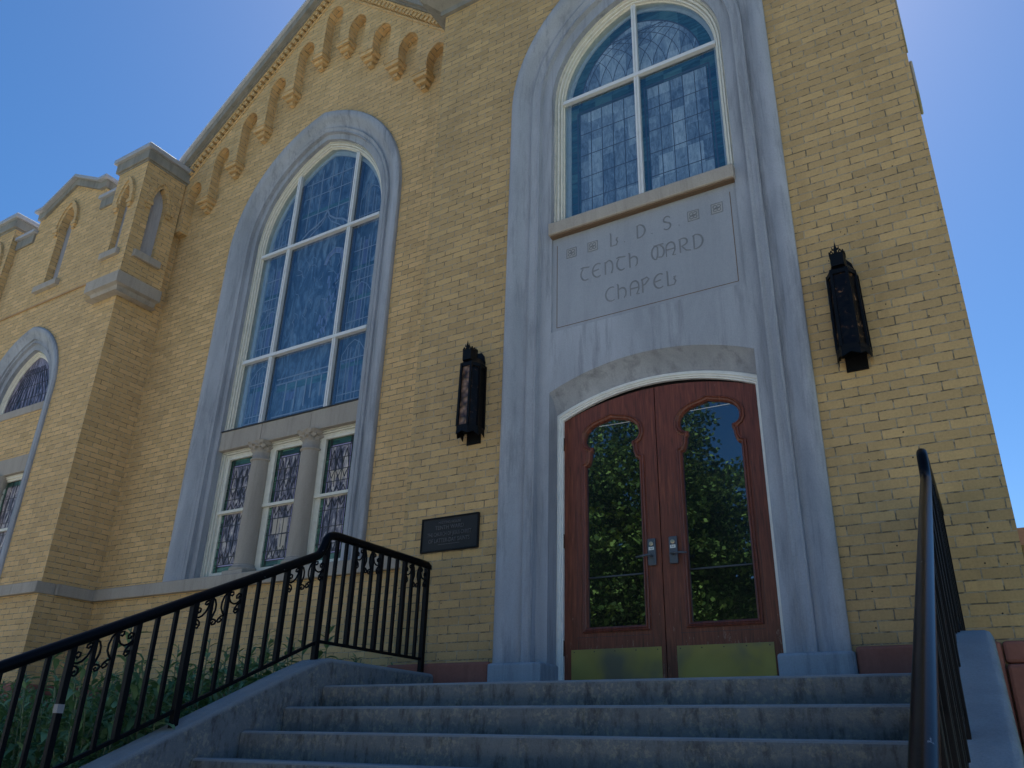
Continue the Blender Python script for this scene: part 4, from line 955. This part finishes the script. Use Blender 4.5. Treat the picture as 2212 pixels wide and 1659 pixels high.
def hood(cx, hw, zs, zap, y, axis='Y', fx=None, name='hood_mould'):
    """projecting brick arch label with short stops"""
    h = zap - zs; rr = (hw * hw + h * h) / (2 * hw); c = rr - hw
    b = MB(); wi, wo = hw + 0.0, hw + 0.115
    P_ = arch(cx, wi, zs, c, zs - 0.02, 8); Q_ = arch(cx, wo, zs, c, zs - 0.02, 8)
    mp = (lambda p, d: (p[0], y - d, p[1])) if axis == 'Y' else (lambda p, d: (fx + d, p[0], p[1]))
    b.strips([[mp(p, 0) for p in P_], [mp(p, .022) for p in P_], [mp(((a[0] + q_[0]) / 2, (a[1] + q_[1]) / 2), .024) for a, q_ in zip(P_, Q_)], [mp(((a[0] + q_[0]) / 2, (a[1] + q_[1]) / 2), .045) for a, q_ in zip(P_, Q_)], [mp(p, .045) for p in Q_], [mp(p, 0) for p in Q_]])
    for s in (-1, 1):
        for (a, c_, za, zb, d) in ((hw + .0, hw + .13, -.09, -.02, .05), (hw + .02, hw + .10, -.16, -.09, .035)):
            lo, hi = sorted((cx + s * a, cx + s * c_))
            if axis == 'Y': b.box(lo, hi, y - d, y + .01, zs + za, zs + zb)
            else: b.box(fx - .01, fx + d, lo, hi, zs + za, zs + zb)
    b.build(name, 'brick', CH, fixn=False)
hood(LC, 0.205, 8.30, 8.70, 0.0)
b = MB(); b.box(LC - 0.37, LC + 0.32, -0.075, 0.15, 6.99, 7.105); b.build('niche_sill', 'sandstone', CH, bevel=0.01)
b = MB(); b.box(-20, -11.62, -0.028, 0.01, 6.715, 6.745); b.build('string_course', 'terra', CH)
# parapet copings
for xa, xb in ((-12.15, -11.58), (-14.76, -14.19)):
    b = MB(); b.box(xa - (0.03 if xa > -13 else 0), xb, -0.035, 0.45, 8.27, 8.46); b.build('parapet_stone', 'coping', CH, bevel=0.01)
    b = MB(); b.box(xa - (0.05 if xa > -13 else 0), xb + (0.05 if xa < -13 else 0), -0.085, 0.50, 8.462, 8.525); b.build('parapet_flashing', 'flash', CH, bevel=0.006)
def pgable(z_low, z_peak, y0, y1, th, ext):
    xs = [(-12.16 + ext, z_low), (-12.16 - 0.16, z_low), (LC, z_peak), (-14.18 + 0.16, z_low), (-14.18 - ext, z_low)]
    up = [(x, z + th) for x, z in xs]
    b = MB()
    for i in range(4):
        p = [xs[i], xs[i + 1], up[i + 1], up[i]]
        b.hexa([(x, y0, z) for x, z in p] + [(x, y1, z) for x, z in p])
    return b
pgable(8.74, 9.16, -0.05, 0.56, 0.14, 0.02).build('parapet_stone', 'coping', CH)
pgable(8.882, 9.302, -0.12, 0.62, 0.055, 0.07).build('parapet_flashing', 'flash', CH)
# turrets
def turret(x0, x1, root):
    y0, y1 = -0.12, 0.61
    zb, zt = 6.585, 8.70
    cx = (x0 + x1) / 2; cy = 0.235
    nf = niche_shape(cx, 0.12, 7.10, 8.02, 8.36); nr = niche_shape(cy, 0.125, 7.07, 8.04, 8.38)
    b = MB()
    b.slab([(x0, zb), (x1, zb), (x1, zt), (x0, zt)], [nf], y0, y0, sides=False, back=False)
    b.slab([(y0, zb), (y1, zb), (y1, zt), (y0, zt)], [nr], x1, x1, axis='X', sides=False, back=False)
    b.add([(x0, y0, zb), (x0, y1, zb), (x0, y1, zt), (x0, y0, zt)], [(3, 2, 1, 0)]); b.add([(x0, y1, zb), (x1, y1, zb), (x1, y1, zt), (x0, y1, zt)], [(3, 2, 1, 0)])
    q = nf + nf[:1]; b.strips([lift(q, y0), lift(q, y0 + 0.10)])
    q = nr + nr[:1]; b.strips([[(x1, y, z) for y, z in q], [(x1 - 0.09, y, z) for y, z in q]])
    b.build('turret_wall', 'brick', root, fixn=False)
    b = MB(); b.slab(nf, [], y0 + 0.095, y0 + 0.095, sides=False, back=False); b.slab(nr, [], x1 - 0.085, x1 - 0.085, axis='X', sides=False, back=False)
    b.build('niche_board', 'nicheback', root, fixn=False)
    hood(cx, 0.115, 8.02, 8.36, y0); hood(cy, 0.125, 8.04, 8.38, 0, axis='X', fx=x1)
    b = MB(); b.box(cx - 0.235, cx + 0.225, y0 - 0.06, y0 + 0.12, 6.945, 7.06); b.build('turret_sill', 'sandstone', root, bevel=0.01)
    b = MB(); b.box(x1 - 0.12, x1 + 0.06, cy - 0.235, cy + 0.245, 6.935, 7.06); b.build('turret_sill', 'sandstone', root, bevel=0.01)
    b = MB(); e = 0.045
    def rg_(z0, p0, z1, p1): b.strips([[(x0 - p, y0 - p, z), (x1 + p, y0 - p, z), (x1 + p, y1 + p * .3, z), (x0 - p, y1 + p * .3, z)] for z, p in ((z0, p0), (z1, p1))], closed=True)
    rg_(6.27, -0.115, 6.30, -0.06); rg_(6.30, -0.06, 6.38, -0.03); rg_(6.38, -0.03, 6.40, 0.035); rg_(6.40, 0.035, 6.59, 0.035); rg_(6.59, 0.035, 6.61, 0.0)
    b.add([(x0, y0, 6.27), (x1, y0, 6.27), (x1, y1, 6.27), (x0, y1, 6.27)], [(3, 2, 1, 0)])
    b.build('turret_band', 'sandstone', root, fixn=False)
    b = MB(); b.box(x0 - 0.02, x1 + 0.02, y0 - 0.02, y1 + 0.05, 8.70, 8.725); b.box(x0 - 0.055, x1 + 0.055, y0 - 0.055, y1 + 0.07, 8.725, 8.905); b.build('turret_stone_cap', 'coping', root, bevel=0.01)
    b = MB(); b.box(x0 - 0.10, x1 + 0.10, y0 - 0.10, y1 + 0.16, 8.907, 8.99); b.build('turret_flashing', 'flash', root, bevel=0.006)
turret(-11.63, -10.87, CH); turret(-15.53, -14.77, CH)
# arched window of the left tower
surround(-13.165, [(1.11, 0.012, .278), (1.11, -0.028, .278), (1.09, -.047, .278), (1.05, -.050, .278), (1.01, -.028, .278), (0.97, 0.0, .278), (0.93, .018, .278), (0.91, .02, .278), (0.91, .045, .278), (0.87, .048, .278), (0.85, .04, .278), (0.845, .085, .278), (0.745, .09, .278), (0.745, .24, .278)], 4.9, 1.915, 'stone', n=20)
st = [(0.745, .16), (0.72, .14), (0.715, .165), (0.69, .16), (0.68, .19), (0.655, .19), (0.655, .22)]
b = frame_sweep(-13.165, [(w, y, .278) for w, y in st], 4.9, 4.83, 16); lwn = b.build('fan_window', 'cream', CH, fixn=False)
win_arch_pane(-13.165, 0.66, 4.9, .278, 4.83, 0.205, 'stained_glass', 'violet', lwn, 16)
q = MB()
for k in range(-6, 7):
    q.ribbon([(-13.165 + k * 0.1, 4.83), (-13.165 + k * 0.1, 5.05), (-13.165 + k * .07, 5.3), (-13.165 + k * .04, 5.6)], .007, .198)
for z in (5.05, 5.28, 5.5): q.ribbon([(-13.165 - .55 + (z - 5) * .4, z), (-13.165 + .55 - (z - 5) * .4, z)], .007, .198)
q.build('lead_came', 'lead', lwn, fixn=False)
b = MB(); b.box(-13.165 - .745, -13.165 + .745, .10, .3, 4.70, 4.83); b.build('fan_window_sill', 'sandstone', CH, bevel=0.006)
b = MB(); b.box(-13.165 - .745, -13.165 + .745, .12, .3, 3.96, 4.70); b.build('spandrel', 'brick', CH)
b = MB(); b.box(-13.165 - .745, -13.165 + .745, .10, .3, 3.69, 3.96); b.build('lintel', 'sandstone', CH, bevel=0.006)
for cx in (-13.54, -12.80):
    x0, x1 = cx - 0.36, cx + 0.36
    b = MB(); b.strips([[(x0 + o_, yy, 1.92), (x0 + o_, yy, 3.69 - o_ * .8), (x1 - o_, yy, 3.69 - o_ * .8), (x1 - o_, yy, 1.92)] for o_, yy in ((0, .16), (.02, .145), (.035, .165), (.06, .165), (.06, .19), (.10, .19), (.10, .22))])
    b.box(x0 + .06, x1 - .06, .17, .2, 2.81, 2.85)
    sw = b.build('sash_window', 'cream', CH, fixn=False)
    b = MB(); quad(b, x0 + .1, x1 - .1, 1.95, 3.6, .215); b.build('green_border', 'green', sw, fixn=False)
    b = MB(); quad(b, x0 + .16, x1 - .16, 2.02, 3.53, .212); b.build('opal_pane', 'smoke', sw, fixn=False)
    b = MB()
    for u in (.16, .29, .42, .56): b.ribbon([(x0 + u, 1.95), (x0 + u, 3.6)], .007, .207)
    for z in np.arange(2.0, 3.6, .19): b.ribbon([(x0 + .1, z), (x1 - .1, z)], .006, .206)
    b.build('lead_came', 'lead', sw, fixn=False)
b = MB(); b.lathe(-13.165, .16, [(.15, 1.92), (.15, 2.0), (.11, 2.05), (.10, 3.40), (.12, 3.42), (.10, 3.45), (.11, 3.5), (.15, 3.69)], 20); b.build('colonnette', 'sandstone', CH, fixn=False)
b = MB(); b.box(-14.0, -12.3, 0.30, 0.32, 1.9, 6.1); b.build('dark_interior', 'dark', CH)

# ================================================================== STEPS
SX0, SX1 = -4.455, -0.425
LZ = 0.4227; RIS, TRD = 0.162, 0.347; YF = -1.38
steps = thing('entrance_steps', 'wide dark concrete steps rising to the red doors between two sloping cheek walls', 'steps')
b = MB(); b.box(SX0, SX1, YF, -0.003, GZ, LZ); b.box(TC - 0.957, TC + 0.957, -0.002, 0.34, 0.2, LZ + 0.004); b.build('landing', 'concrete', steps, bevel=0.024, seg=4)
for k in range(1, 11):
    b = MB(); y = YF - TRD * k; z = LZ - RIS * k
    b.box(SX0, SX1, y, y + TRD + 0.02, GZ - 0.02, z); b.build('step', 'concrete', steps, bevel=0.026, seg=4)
def cheek(x0, x1, splay=0.0):
    def zt(y): return 0.618 if y > -1.38 else 0.618 - 0.465 * (-1.38 - y)
    ys = [-0.004, -0.45, -0.9, -1.30, -1.40, -1.6] + [-1.6 - 0.33 * i for i in range(1, 12)]
    prof = [(-0.06, 0), (0, 0)]
    b = MB(); rows = []; x1_ = x1
    for y in ys:
        z = zt(y) - (0.012 if -1.5 < y < -1.3 else 0); x1 = x1_ + splay * (-y)
        rows.append([(x0, y, GZ - 0.02), (x0, y, z - 0.035), (x0 + 0.012, y, z - 0.010), (x0 + 0.035, y, z), (x1 - 0.035, y, z), (x1 - 0.012, y, z - 0.010), (x1, y, z - 0.035), (x1, y, GZ - 0.02)])
    b.strips(rows, smooth=True)
    for r in (rows[0], rows[-1]): b.add(r, [tuple(range(8))])
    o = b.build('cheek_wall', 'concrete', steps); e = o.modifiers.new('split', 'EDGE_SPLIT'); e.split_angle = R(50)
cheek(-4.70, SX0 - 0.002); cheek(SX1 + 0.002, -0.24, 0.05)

# ================================================================== RAILINGS
def railing(X, label, extra_low):
    root = thing('iron_railing', label, 'railing', 'pair of iron railings on the steps')
    zs = lambda y: 1.372 - 0.474 * (-1.42 - y)
    zb = lambda y: 0.735 if y > -1.355 else 0.735 - 0.476 * (-1.355 - y)
    yend = -5.25
    b = MB()
    pts = [(X, yend, zs(yend))] + [(X, y, zs(y)) for y in np.linspace(yend + .3, -1.50, 12)] + [(X, -1.455, zs(-1.455) + .004), (X, -1.425, zs(-1.425) + 0.03), (X, -1.405, 1.44), (X, -1.39, 1.49), (X, -1.365, 1.522), (X, -1.33, 1.538), (X, -1.28, 1.545), (X, -0.6, 1.548), (X, -0.10, 1.548), (X, -0.075, 1.535), (X, -0.072, 1.51)]
    b.tube(pts, 0.034 if extra_low else 0.0265, 16); b.build('handrail', 'iron_gloss', root, fixn=False)
    b = MB(); b.bar((X, yend, zb(yend)), (X, -1.36, 0.733), 0.022, 0.022, up=(1, 0, 0)); b.bar((X, -1.37, 0.735), (X, -0.09, 0.735), 0.022, 0.022); b.build('bottom_rail', 'iron', root)
    n_lev = 12; dl = (1.37 - 0.085) / n_lev; ds = 0.1243
    bars = []                                            # (y, index, level?)
    for i in range(0, n_lev + 1): bars.append((-1.37 + dl * i, i, True))
    for i in range(1, 32): bars.append((-1.37 - ds * i, i, False))
    for y, i, lev in bars:
        if y < yend: continue
        top = 1.535 if lev else zs(y) - 0.01
        if i == 0: top = 1.48
        if (lev and i in (0, n_lev)) or (not lev and i % 9 == 0):
            zc = 0.60 if lev else 0.618 - 0.465 * (-1.38 - y) - 0.03
            b = MB(); b.box(X - 0.021, X + 0.021, y - 0.021, y + 0.021, zc, top); p_ = b.build('post', 'iron', root, bevel=0.002, seg=1)
        elif i % 3 == 0:
            b = MB(); b.box(X - 0.018, X + 0.018, y - 0.018, y + 0.018, zb(y), top); b.build('heavy_baluster', 'iron', root, bevel=0.002, seg=1)
        else:
            b = MB(); b.box(X - 0.0125, X + 0.0125, y - 0.0125, y + 0.0125, zb(y), top); b.build('baluster', 'iron', root, bevel=0.0015, seg=1)
        if i == 9 and not lev and extra_low:
            pass
    if extra_low:
        y = -1.37 - ds * 15
        b = MB(); b.box(X - 0.019, X + 0.019, y - 0.019, y + 0.019, zb(y) + 0.30, zb(y) + 0.345); b.build('worn_patch', 'tape', root)
    def scroll(y0, d, level, sgn):
        """flat iron scrollwork under the rail between two heavy bars, y0 = first bar, d = bar pitch"""
        b = MB()
        def P(u, v):
            y = y0 + u * d
            return (X, y, (1.520 if level else zs(y) - 0.025) - v)
        def curl(cu, cv, r, a0, turns, dirn):
            return [P(cu + (r * (1 - 0.55 * t)) / d * math.cos(a0 + dirn * t * turns * 2 * math.pi) * 1.0, cv + r * (1 - 0.55 * t) * math.sin(a0 + dirn * t * turns * 2 * math.pi)) for t in [i / 12 for i in range(13)]]
        for m in (0, 1):
            f = (lambda u: u) if m == 0 else (lambda u: 3 - u)
            def Q(pts): return [P(f(u), v) for u, v in pts]
            r_ = 0.0068
            b.tube(Q([(0.90, 0.030), (0.86, 0.060), (0.74, 0.088), (0.55, 0.105), (0.35, 0.108), (0.16, 0.098), (0.08, 0.080)]), r_, 5)
            b.tube(Q([(0.06, 0.098), (0.14, 0.112), (0.32, 0.122), (0.44, 0.140), (0.46, 0.160), (0.36, 0.174), (0.22, 0.166), (0.22, 0.150), (0.30, 0.146), (0.35, 0.155)]), r_, 5)
            b.tube(Q([(0.10, 0.085), (0.16, 0.055), (0.30, 0.045), (0.42, 0.055), (0.40, 0.074), (0.28, 0.076), (0.24, 0.064)]), r_, 5)
            b.tube(Q([(0.92, 0.025), (0.80, 0.018), (0.66, 0.022), (0.64, 0.036), (0.74, 0.044), (0.82, 0.036)]), r_, 5)
            b.tube(Q([(1.03, 0.010), (1.22, 0.030), (1.32, 0.065), (1.32, 0.100), (1.20, 0.135), (1.03, 0.168)]), r_, 5)
            b.tube(Q([(1.02, 0.168), (1.10, 0.158), (1.26, 0.156), (1.40, 0.166), (1.46, 0.180), (1.38, 0.192), (1.24, 0.190), (1.20, 0.178), (1.28, 0.172)]), r_, 5)
        b.build('scroll', 'iron', root, fixn=False)
    for j in (3, 9): scroll(-1.37 + dl * j, dl, True, 1)
    for j in (0, 6, 12, 18, 24):
        scroll(-1.37 - ds * j, -ds, False, 1)
    return root
railing(-4.575, 'black iron railing with scrolls on the left cheek wall, in front of the leafy plants', True)
rr_ = railing(-0.33, 'black iron railing close to the viewer on the right cheek wall, seen end on', False)
th_ = R(2.4); px_, py_ = -0.33, -1.37          # this railing stands a little out of square with the steps
rr_.rotation_euler = (0, 0, th_); rr_.location = (px_ - (px_ * math.cos(th_) - py_ * math.sin(th_)), py_ - (px_ * math.sin(th_) + py_ * math.cos(th_)), 0)

# ================================================================== LANTERNS
def lantern(cx, label):
    root = thing('wall_lantern', label, 'wall lamp', 'pair of iron lanterns beside the doorway', loc=(0, 0, 0))
    b = MB()
    o = [(cx - 0.078, 2.672), (cx + 0.078, 2.672), (cx + 0.078, 2.80), (cx + 0.105, 2.82), (cx + 0.098, 3.25), (cx + 0.092, 3.52), (cx + 0.078, 3.585), (cx + 0.045, 3.63), (cx - 0.045, 3.63), (cx - 0.078, 3.585), (cx - 0.092, 3.52), (cx - 0.098, 3.25), (cx - 0.105, 2.82), (cx - 0.078, 2.80)]
    b.slab(o, [], -0.012, -0.001)
    for sx in (-1, 1): b.tube([(cx + sx * .055, -0.012, 2.70), (cx + sx * .055, -0.018, 2.70)], .008, 8)
    b.build('back_plate', 'lampiron', root)
    # half hexagon plan: (x, y)
    def plan(k, out=0.0): return [(cx - 0.112 * k - out, -0.012), (cx - 0.110 * k - out, -0.112 * k), (cx - 0.060 * k - out * .5, -0.205 * k - out), (cx + 0.060 * k + out * .5, -0.205 * k - out), (cx + 0.110 * k + out, -0.112 * k), (cx + 0.112 * k + out, -0.012)]
    zb, zt = 2.80, 3.46; kb, kt = 1.0, 0.93
    pb, pt = plan(kb, -0.008), plan(kt, -0.008)
    fr = MB(); gl = MB()
    for i in range(5):
        a, c = pb[i], pb[i + 1]; a2, c2 = pt[i], pt[i + 1]
        gl = MB(); gl.add([(a[0], a[1], zb), (c[0], c[1], zb), (c2[0], c2[1], zt), (a2[0], a2[1], zt)], [(0, 1, 2, 3)])
        if i in (1, 2, 3): gl.build('glass_panel', 'amber' if (i == 2 and cx < -2) else 'mica', root, fixn=False)
        else: fr.add(gl.v, [(0, 1, 2, 3)])
    for i in range(6):
        A, B_ = plan(kb)[i], plan(kt)[i]
        fr.bar((A[0], A[1], zb), (B_[0], B_[1], zt), 0.022 if i in (2, 3) else 0.018)
    for k, z, h in ((kb, zb - .01, .035), (kt, zt - .02, .035)):
        p_ = plan(k)
        for i in range(5): fr.bar((*p_[i], z), (*p_[i + 1], z), 0.014, h)
    # skirt with downward points
    p0, p1 = plan(1.0, 0.004), plan(1.0, 0.010)
    for i in range(5):
        a, c, a1, c1 = p0[i], p0[i + 1], p1[i], p1[i + 1]; m = ((a1[0] + c1[0]) / 2, (a1[1] + c1[1]) / 2)
        fr.add([(*a, 2.80), (*c, 2.80), (*c1, 2.715), (*m, 2.745), (*a1, 2.715)], [(0, 1, 2, 3, 4)])
        fr.add([(a[0], a[1] + .004, 2.80), (c[0], c[1] + .004, 2.80), (c1[0], c1[1] + .004, 2.715), (m[0], m[1] + .004, 2.745), (a1[0], a1[1] + .004, 2.715)], [(0, 1, 2, 3, 4)])
    q = plan(1.0); fr.add([(*p, 2.79) for p in q], [tuple(range(6))])
    # sloping shoulder
    s0, s1 = plan(kt, 0.006), plan(0.62)
    fr.strips([[(*p, zt) for p in s0], [(*p, 3.535) for p in s1]])
    fr.add([(*p, 3.535) for p in s1], [tuple(range(6))])
    fr.build('lantern_frame', 'lampiron', root, fixn=False)
    cr = MB(); cpl = [(cx - 0.052, -0.085), (cx - 0.056, -0.135), (cx - 0.048, -0.198), (cx + 0.048, -0.198), (cx + 0.056, -0.135), (cx + 0.052, -0.085)]
    cr.strips([[(*p, 3.49) for p in cpl], [(*p, 3.60) for p in cpl]]); cr.add([(*p, 3.595) for p in cpl], [tuple(range(6))])
    for i in range(len(cpl) - 1):
        a, c = Vector(cpl[i]), Vector(cpl[i + 1]); L_ = (c - a).length; k = max(1, round(L_ / 0.028))
        for j in range(k):
            p, r_ = a + (c - a) * (j + .15) / k, a + (c - a) * (j + .85) / k; m = (p + r_) / 2
            cr.bar((p.x, p.y, 3.60), (m.x, m.y, 3.625), 0.008); cr.bar((m.x, m.y, 3.625), (r_.x, r_.y, 3.60), 0.008)
    cr.tube([(cx, -0.19, 3.595), (cx, -0.19, 3.635), (cx, -0.19, 3.66), (cx, -0.19, 3.70)], [0.007, 0.016, 0.008, 0.0012], 6)
    for sx in (-1, 1): cr.tube([(cx, -0.19, 3.628), (cx + sx * .022, -0.19, 3.638), (cx + sx * .026, -0.19, 3.662)], [0.008, 0.007, 0.001], 6)
    cr.build('crown', 'lampiron', root, fixn=False)
    return root
lantern(-4.19, 'black iron lantern with amber glass left of the doorway, above the bronze plaque')
lantern(-0.742, 'black iron lantern right of the doorway, near the outer corner of the brick tower')

# ================================================================== PLAQUE
pl = thing('wall_plaque', 'dark cast bronze plaque with raised lettering on the brick left of the doorway', 'plaque')
b = MB(); b.box(-4.722, -4.080, -0.022, -0.001, 1.678, 2.001); b.build('plate', 'iron_panel', pl, bevel=0.003)
b = MB()
for a in ((-4.722, -4.080, 1.678, 1.694), (-4.722, -4.080, 1.985, 2.001), (-4.722, -4.708, 1.694, 1.985), (-4.094, -4.080, 1.694, 1.985)): b.box(a[0], a[1], -0.030, -0.0221, a[2], a[3])
b.build('plaque_rim', 'lampiron', pl, bevel=0.003)
pcx = -4.401
for txt, z, sz, sx in (('MEETING HOUSE', 1.935, 0.034, 0.98), ('TENTH WARD', 1.883, 0.052, 0.95), ('THE CHURCH OF JESUS CHRIST', 1.823, 0.050, 0.70), ('OF LATTER-DAY SAINTS', 1.763, 0.052, 0.82)):
    text_mesh('raised_lettering', txt, sz, (pcx, -0.0245, z), 'plaque_letter', pl, 0.0022, sx)
b = MB(); b.box(pcx - .12, pcx + .12, -0.0245, -0.022, 1.742, 1.745); b.build('ruled_line', 'plaque_letter', pl)

# ================================================================== PLANTS
def leafy(seed):
    g = random.Random(seed); root = bpy.data.objects.new('leafy_plant', None); COL.objects.link(root)
    st = MB(); lf = MB()
    for s_ in range(g.randint(6, 8)):
        bx, by = g.uniform(-.22, .22), g.uniform(-.22, .22); H = g.uniform(0.80, 1.14); lx, ly = g.uniform(-.16, .16), g.uniform(-.20, .10)
        path = [Vector((bx + lx * t * t, by + ly * t * t, H * t)) for t in [i / 7 for i in range(8)]]
        st.tube(path, [0.007 - 0.0006 * i for i in range(8)], 5)
        nl = int(H / 0.024); a = g.uniform(0, 6)
        for i in range(3, nl):
            t = i / nl; p = Vector((bx + lx * t * t, by + ly * t * t, H * t)); a += 2.4 + g.uniform(-.3, .3)
            L_ = (0.125 if t < .85 else 0.125 - (t - .85) * .5) * g.uniform(.75, 1.2); wd = L_ * g.uniform(.13, .18)
            el = R(g.uniform(8, 35)) + (R(30) if t > .9 else 0); droop = R(g.uniform(15, 38)) * (0.5 if t > .88 else 1)
            dx, dy = math.cos(a), math.sin(a); px_, py_ = -dy, dx
            q = p.copy(); vs = []; e = el
            for j, wk in enumerate((0.25, 0.9, 1.0, 0.65, 0.0)):
                fold = wd * wk * 0.35
                vs.append([(q.x + px_ * wd * wk, q.y + py_ * wd * wk, q.z + fold), (q.x, q.y, q.z), (q.x - px_ * wd * wk, q.y - py_ * wd * wk, q.z + fold)])
                q = q + Vector((dx * math.cos(e), dy * math.cos(e), math.sin(e))) * (L_ / 4); e -= droop
            lf.strips(vs, smooth=True)
    st.build('stem', 'stem', root, fixn=False); lf.build('foliage', 'perennial', root, fixn=False)
    return root
protos = [leafy(s) for s in range(7)]
g = random.Random(5); n_p = 0; used = set()
def soil_z(y): return -0.42 if y > 0 else -0.42 + (GZ + 0.02 + 0.42) * (-y / 4.6)
spots = []
for iy, y in enumerate(np.arange(0.45, -3.4, -0.42)):
    for x in np.arange(-5.05, -11.2, -0.46):
        if x < -10.4 and y > -0.1: continue
        if x < -5.0 - 6.4: continue
        spots.append((x + g.uniform(-.14, .14), y + g.uniform(-.14, .14)))
for x, y in spots:
    k = g.randrange(7)
    if k not in used: r = protos[k]; used.add(k)
    else:
        r = protos[k].copy(); COL.objects.link(r)
        for ch in protos[k].children:
            c = ch.copy(); COL.objects.link(c); c.parent = r
    near = max(0, min(1, (x + 7.6) / 2.5))
    s_ = g.uniform(.9, 1.15) * (0.99 + 0.36 * near) * (0.80 if (y > -0.6 and x > -6.2) else 1.0)
    r.location = (min(x, -4.98), y, soil_z(y) - 0.02); r.rotation_euler = (0, 0, g.uniform(0, 6.28)); r.scale = (s_, s_, s_)
    tag(r, 'leafy green stalk clump in the bed between the left railing and the brick wall', 'plant', 'leafy perennials in the planting bed')

# ================================================================== TREES ACROSS THE PAVEMENT (seen reflected in the door glass)
def maple(x, y, seed, crown_c, rad, nclus, label, leaf=0.085):
    g = np.random.default_rng(seed); rr = random.Random(seed)
    root = thing('maple_tree', label, 'tree', loc=(x, y, GZ))
    b = MB(); zc = crown_c[2] - GZ
    tr = [(0, 0, -0.1), (0.05, 0.02, 1.2), (-0.05, 0.05, 2.6), (0.1, 0, 4.2), (0.05, 0.1, 6.5), (0.0, 0.0, zc + rad[2] * .7)]
    b.tube(tr, [0.26, 0.2, 0.17, 0.13, 0.08, 0.02], 10)
    for i in range(26):
        t = rr.uniform(0.25, 0.9); z0 = t * (zc + rad[2] * .6); a = rr.uniform(0, 6.28); L_ = rad[0] * rr.uniform(.5, .95) * (1 - abs(t - .55))
        d = Vector((math.cos(a), math.sin(a), rr.uniform(.25, .8)))
        p0 = Vector((0, 0, z0)); b.tube([p0, p0 + d * L_ * .35, p0 + d * L_ * .7 + Vector((0, 0, -.05 * L_)), p0 + d * L_], [0.06, 0.04, 0.025, 0.008], 6)
    b.build('trunk', 'bark', root, fixn=False)
    # leaves in clumps spread through an uneven crown
    d = g.normal(size=(nclus, 3)); d /= np.linalg.norm(d, axis=1)[:, None]
    rr_ = (0.35 + 0.65 * g.random(nclus) ** 0.45) * (1 + 0.22 * np.sin(3 * np.arctan2(d[:, 1], d[:, 0]) + seed) + 0.12 * np.sin(5 * d[:, 2] * 3))
    cc = d * rr_[:, None] * np.array(rad) + np.array([0, 0, zc])
    lump = np.sin(cc[:, 0] * 2.3 + seed) + np.sin(cc[:, 1] * 2.1 + 2 * seed) + np.sin(cc[:, 2] * 2.6)
    cc = cc[lump > -0.9]; nclus = len(cc)
    npc = 50
    off = g.normal(size=(nclus, npc, 3)) * np.array([0.20, 0.20, 0.13]) * rad[0] / 3.1
    P = (cc[:, None, :] + off).reshape(-1, 3); N = len(P)
    nrm = g.normal(size=(N, 3)) + np.array([0, 0.1, 0.9]); nrm /= np.linalg.norm(nrm, axis=1)[:, None]
    ref = g.normal(size=(N, 3)); u = np.cross(nrm, ref); u /= np.linalg.norm(u, axis=1)[:, None]; v = np.cross(nrm, u)
    star = np.array([(0, -.9), (.9, -.4), (.5, .1), (.7, .8), (0, 1.2), (-.7, .8), (-.5, .1), (-.9, -.4)])
    sc = leaf * g.uniform(.6, 1.25, N)
    V = P[:, None, :] + (star[None, :, :1] * u[:, None, :] + star[None, :, 1:] * v[:, None, :]) * sc[:, None, None]
    K = len(star); me = bpy.data.meshes.new('crown'); me.vertices.add(N * K); me.vertices.foreach_set('co', V.ravel())
    me.loops.add(N * K); me.loops.foreach_set('vertex_index', np.arange(N * K, dtype=np.int32))
    me.polygons.add(N); me.polygons.foreach_set('loop_start', np.arange(0, N * K, K, dtype=np.int32)); me.polygons.foreach_set('loop_total', np.full(N, K, dtype=np.int32))
    me.update(calc_edges=True); me.materials.append(M['leaf'])
    o = bpy.data.objects.new('crown', me); COL.objects.link(o); o.parent = root
    return root
maple(-8.6, -14.0, 4, (0, 0, 4.4), (3.3, 2.8, 4.5), 1900, 'leafy green maple across the pavement, reflected in the door glass', 0.062)
maple(-4.5, -25.0, 6, (0, 0, 4.6), (4.2, 3.0, 4.2), 900, 'maple beyond the road, seen behind the nearer one in the door glass', 0.09)
maple(-14.5, -24.5, 8, (0, 0, 5.0), (4.6, 3.2, 4.6), 900, 'broad maple beyond the road on the left of the door reflection', 0.09)

# power lines over the road, seen only as pale reflections in the door glass
for z, nm in ((9.0, 'upper power line over the road, pale in the door reflection'), (8.2, 'lower power line over the road, pale in the door reflection')):
    b = MB(); b.tube([(-40 + i * 8, -12.4, z + 0.0022 * (i * 8 - 40) ** 2 * 0.4) for i in range(11)], 0.010, 6)
    tag(b.build('power_line', 'alu', fixn=False), nm, 'power line', 'power lines over the road')

# low building beyond the tower's right corner
nb = thing('neighbour_building', 'sliver of a low red brown building beyond the tower corner at the right edge', 'building')
b = MB(); b.box(0.09, 9, 8.0, 14, GZ, 2.98); b.build('wall', 'nblock', nb)
b = MB(); b.box(0.06, 9.1, 7.9, 14.1, 2.985, 3.24); b.build('coping', 'nblock', nb)
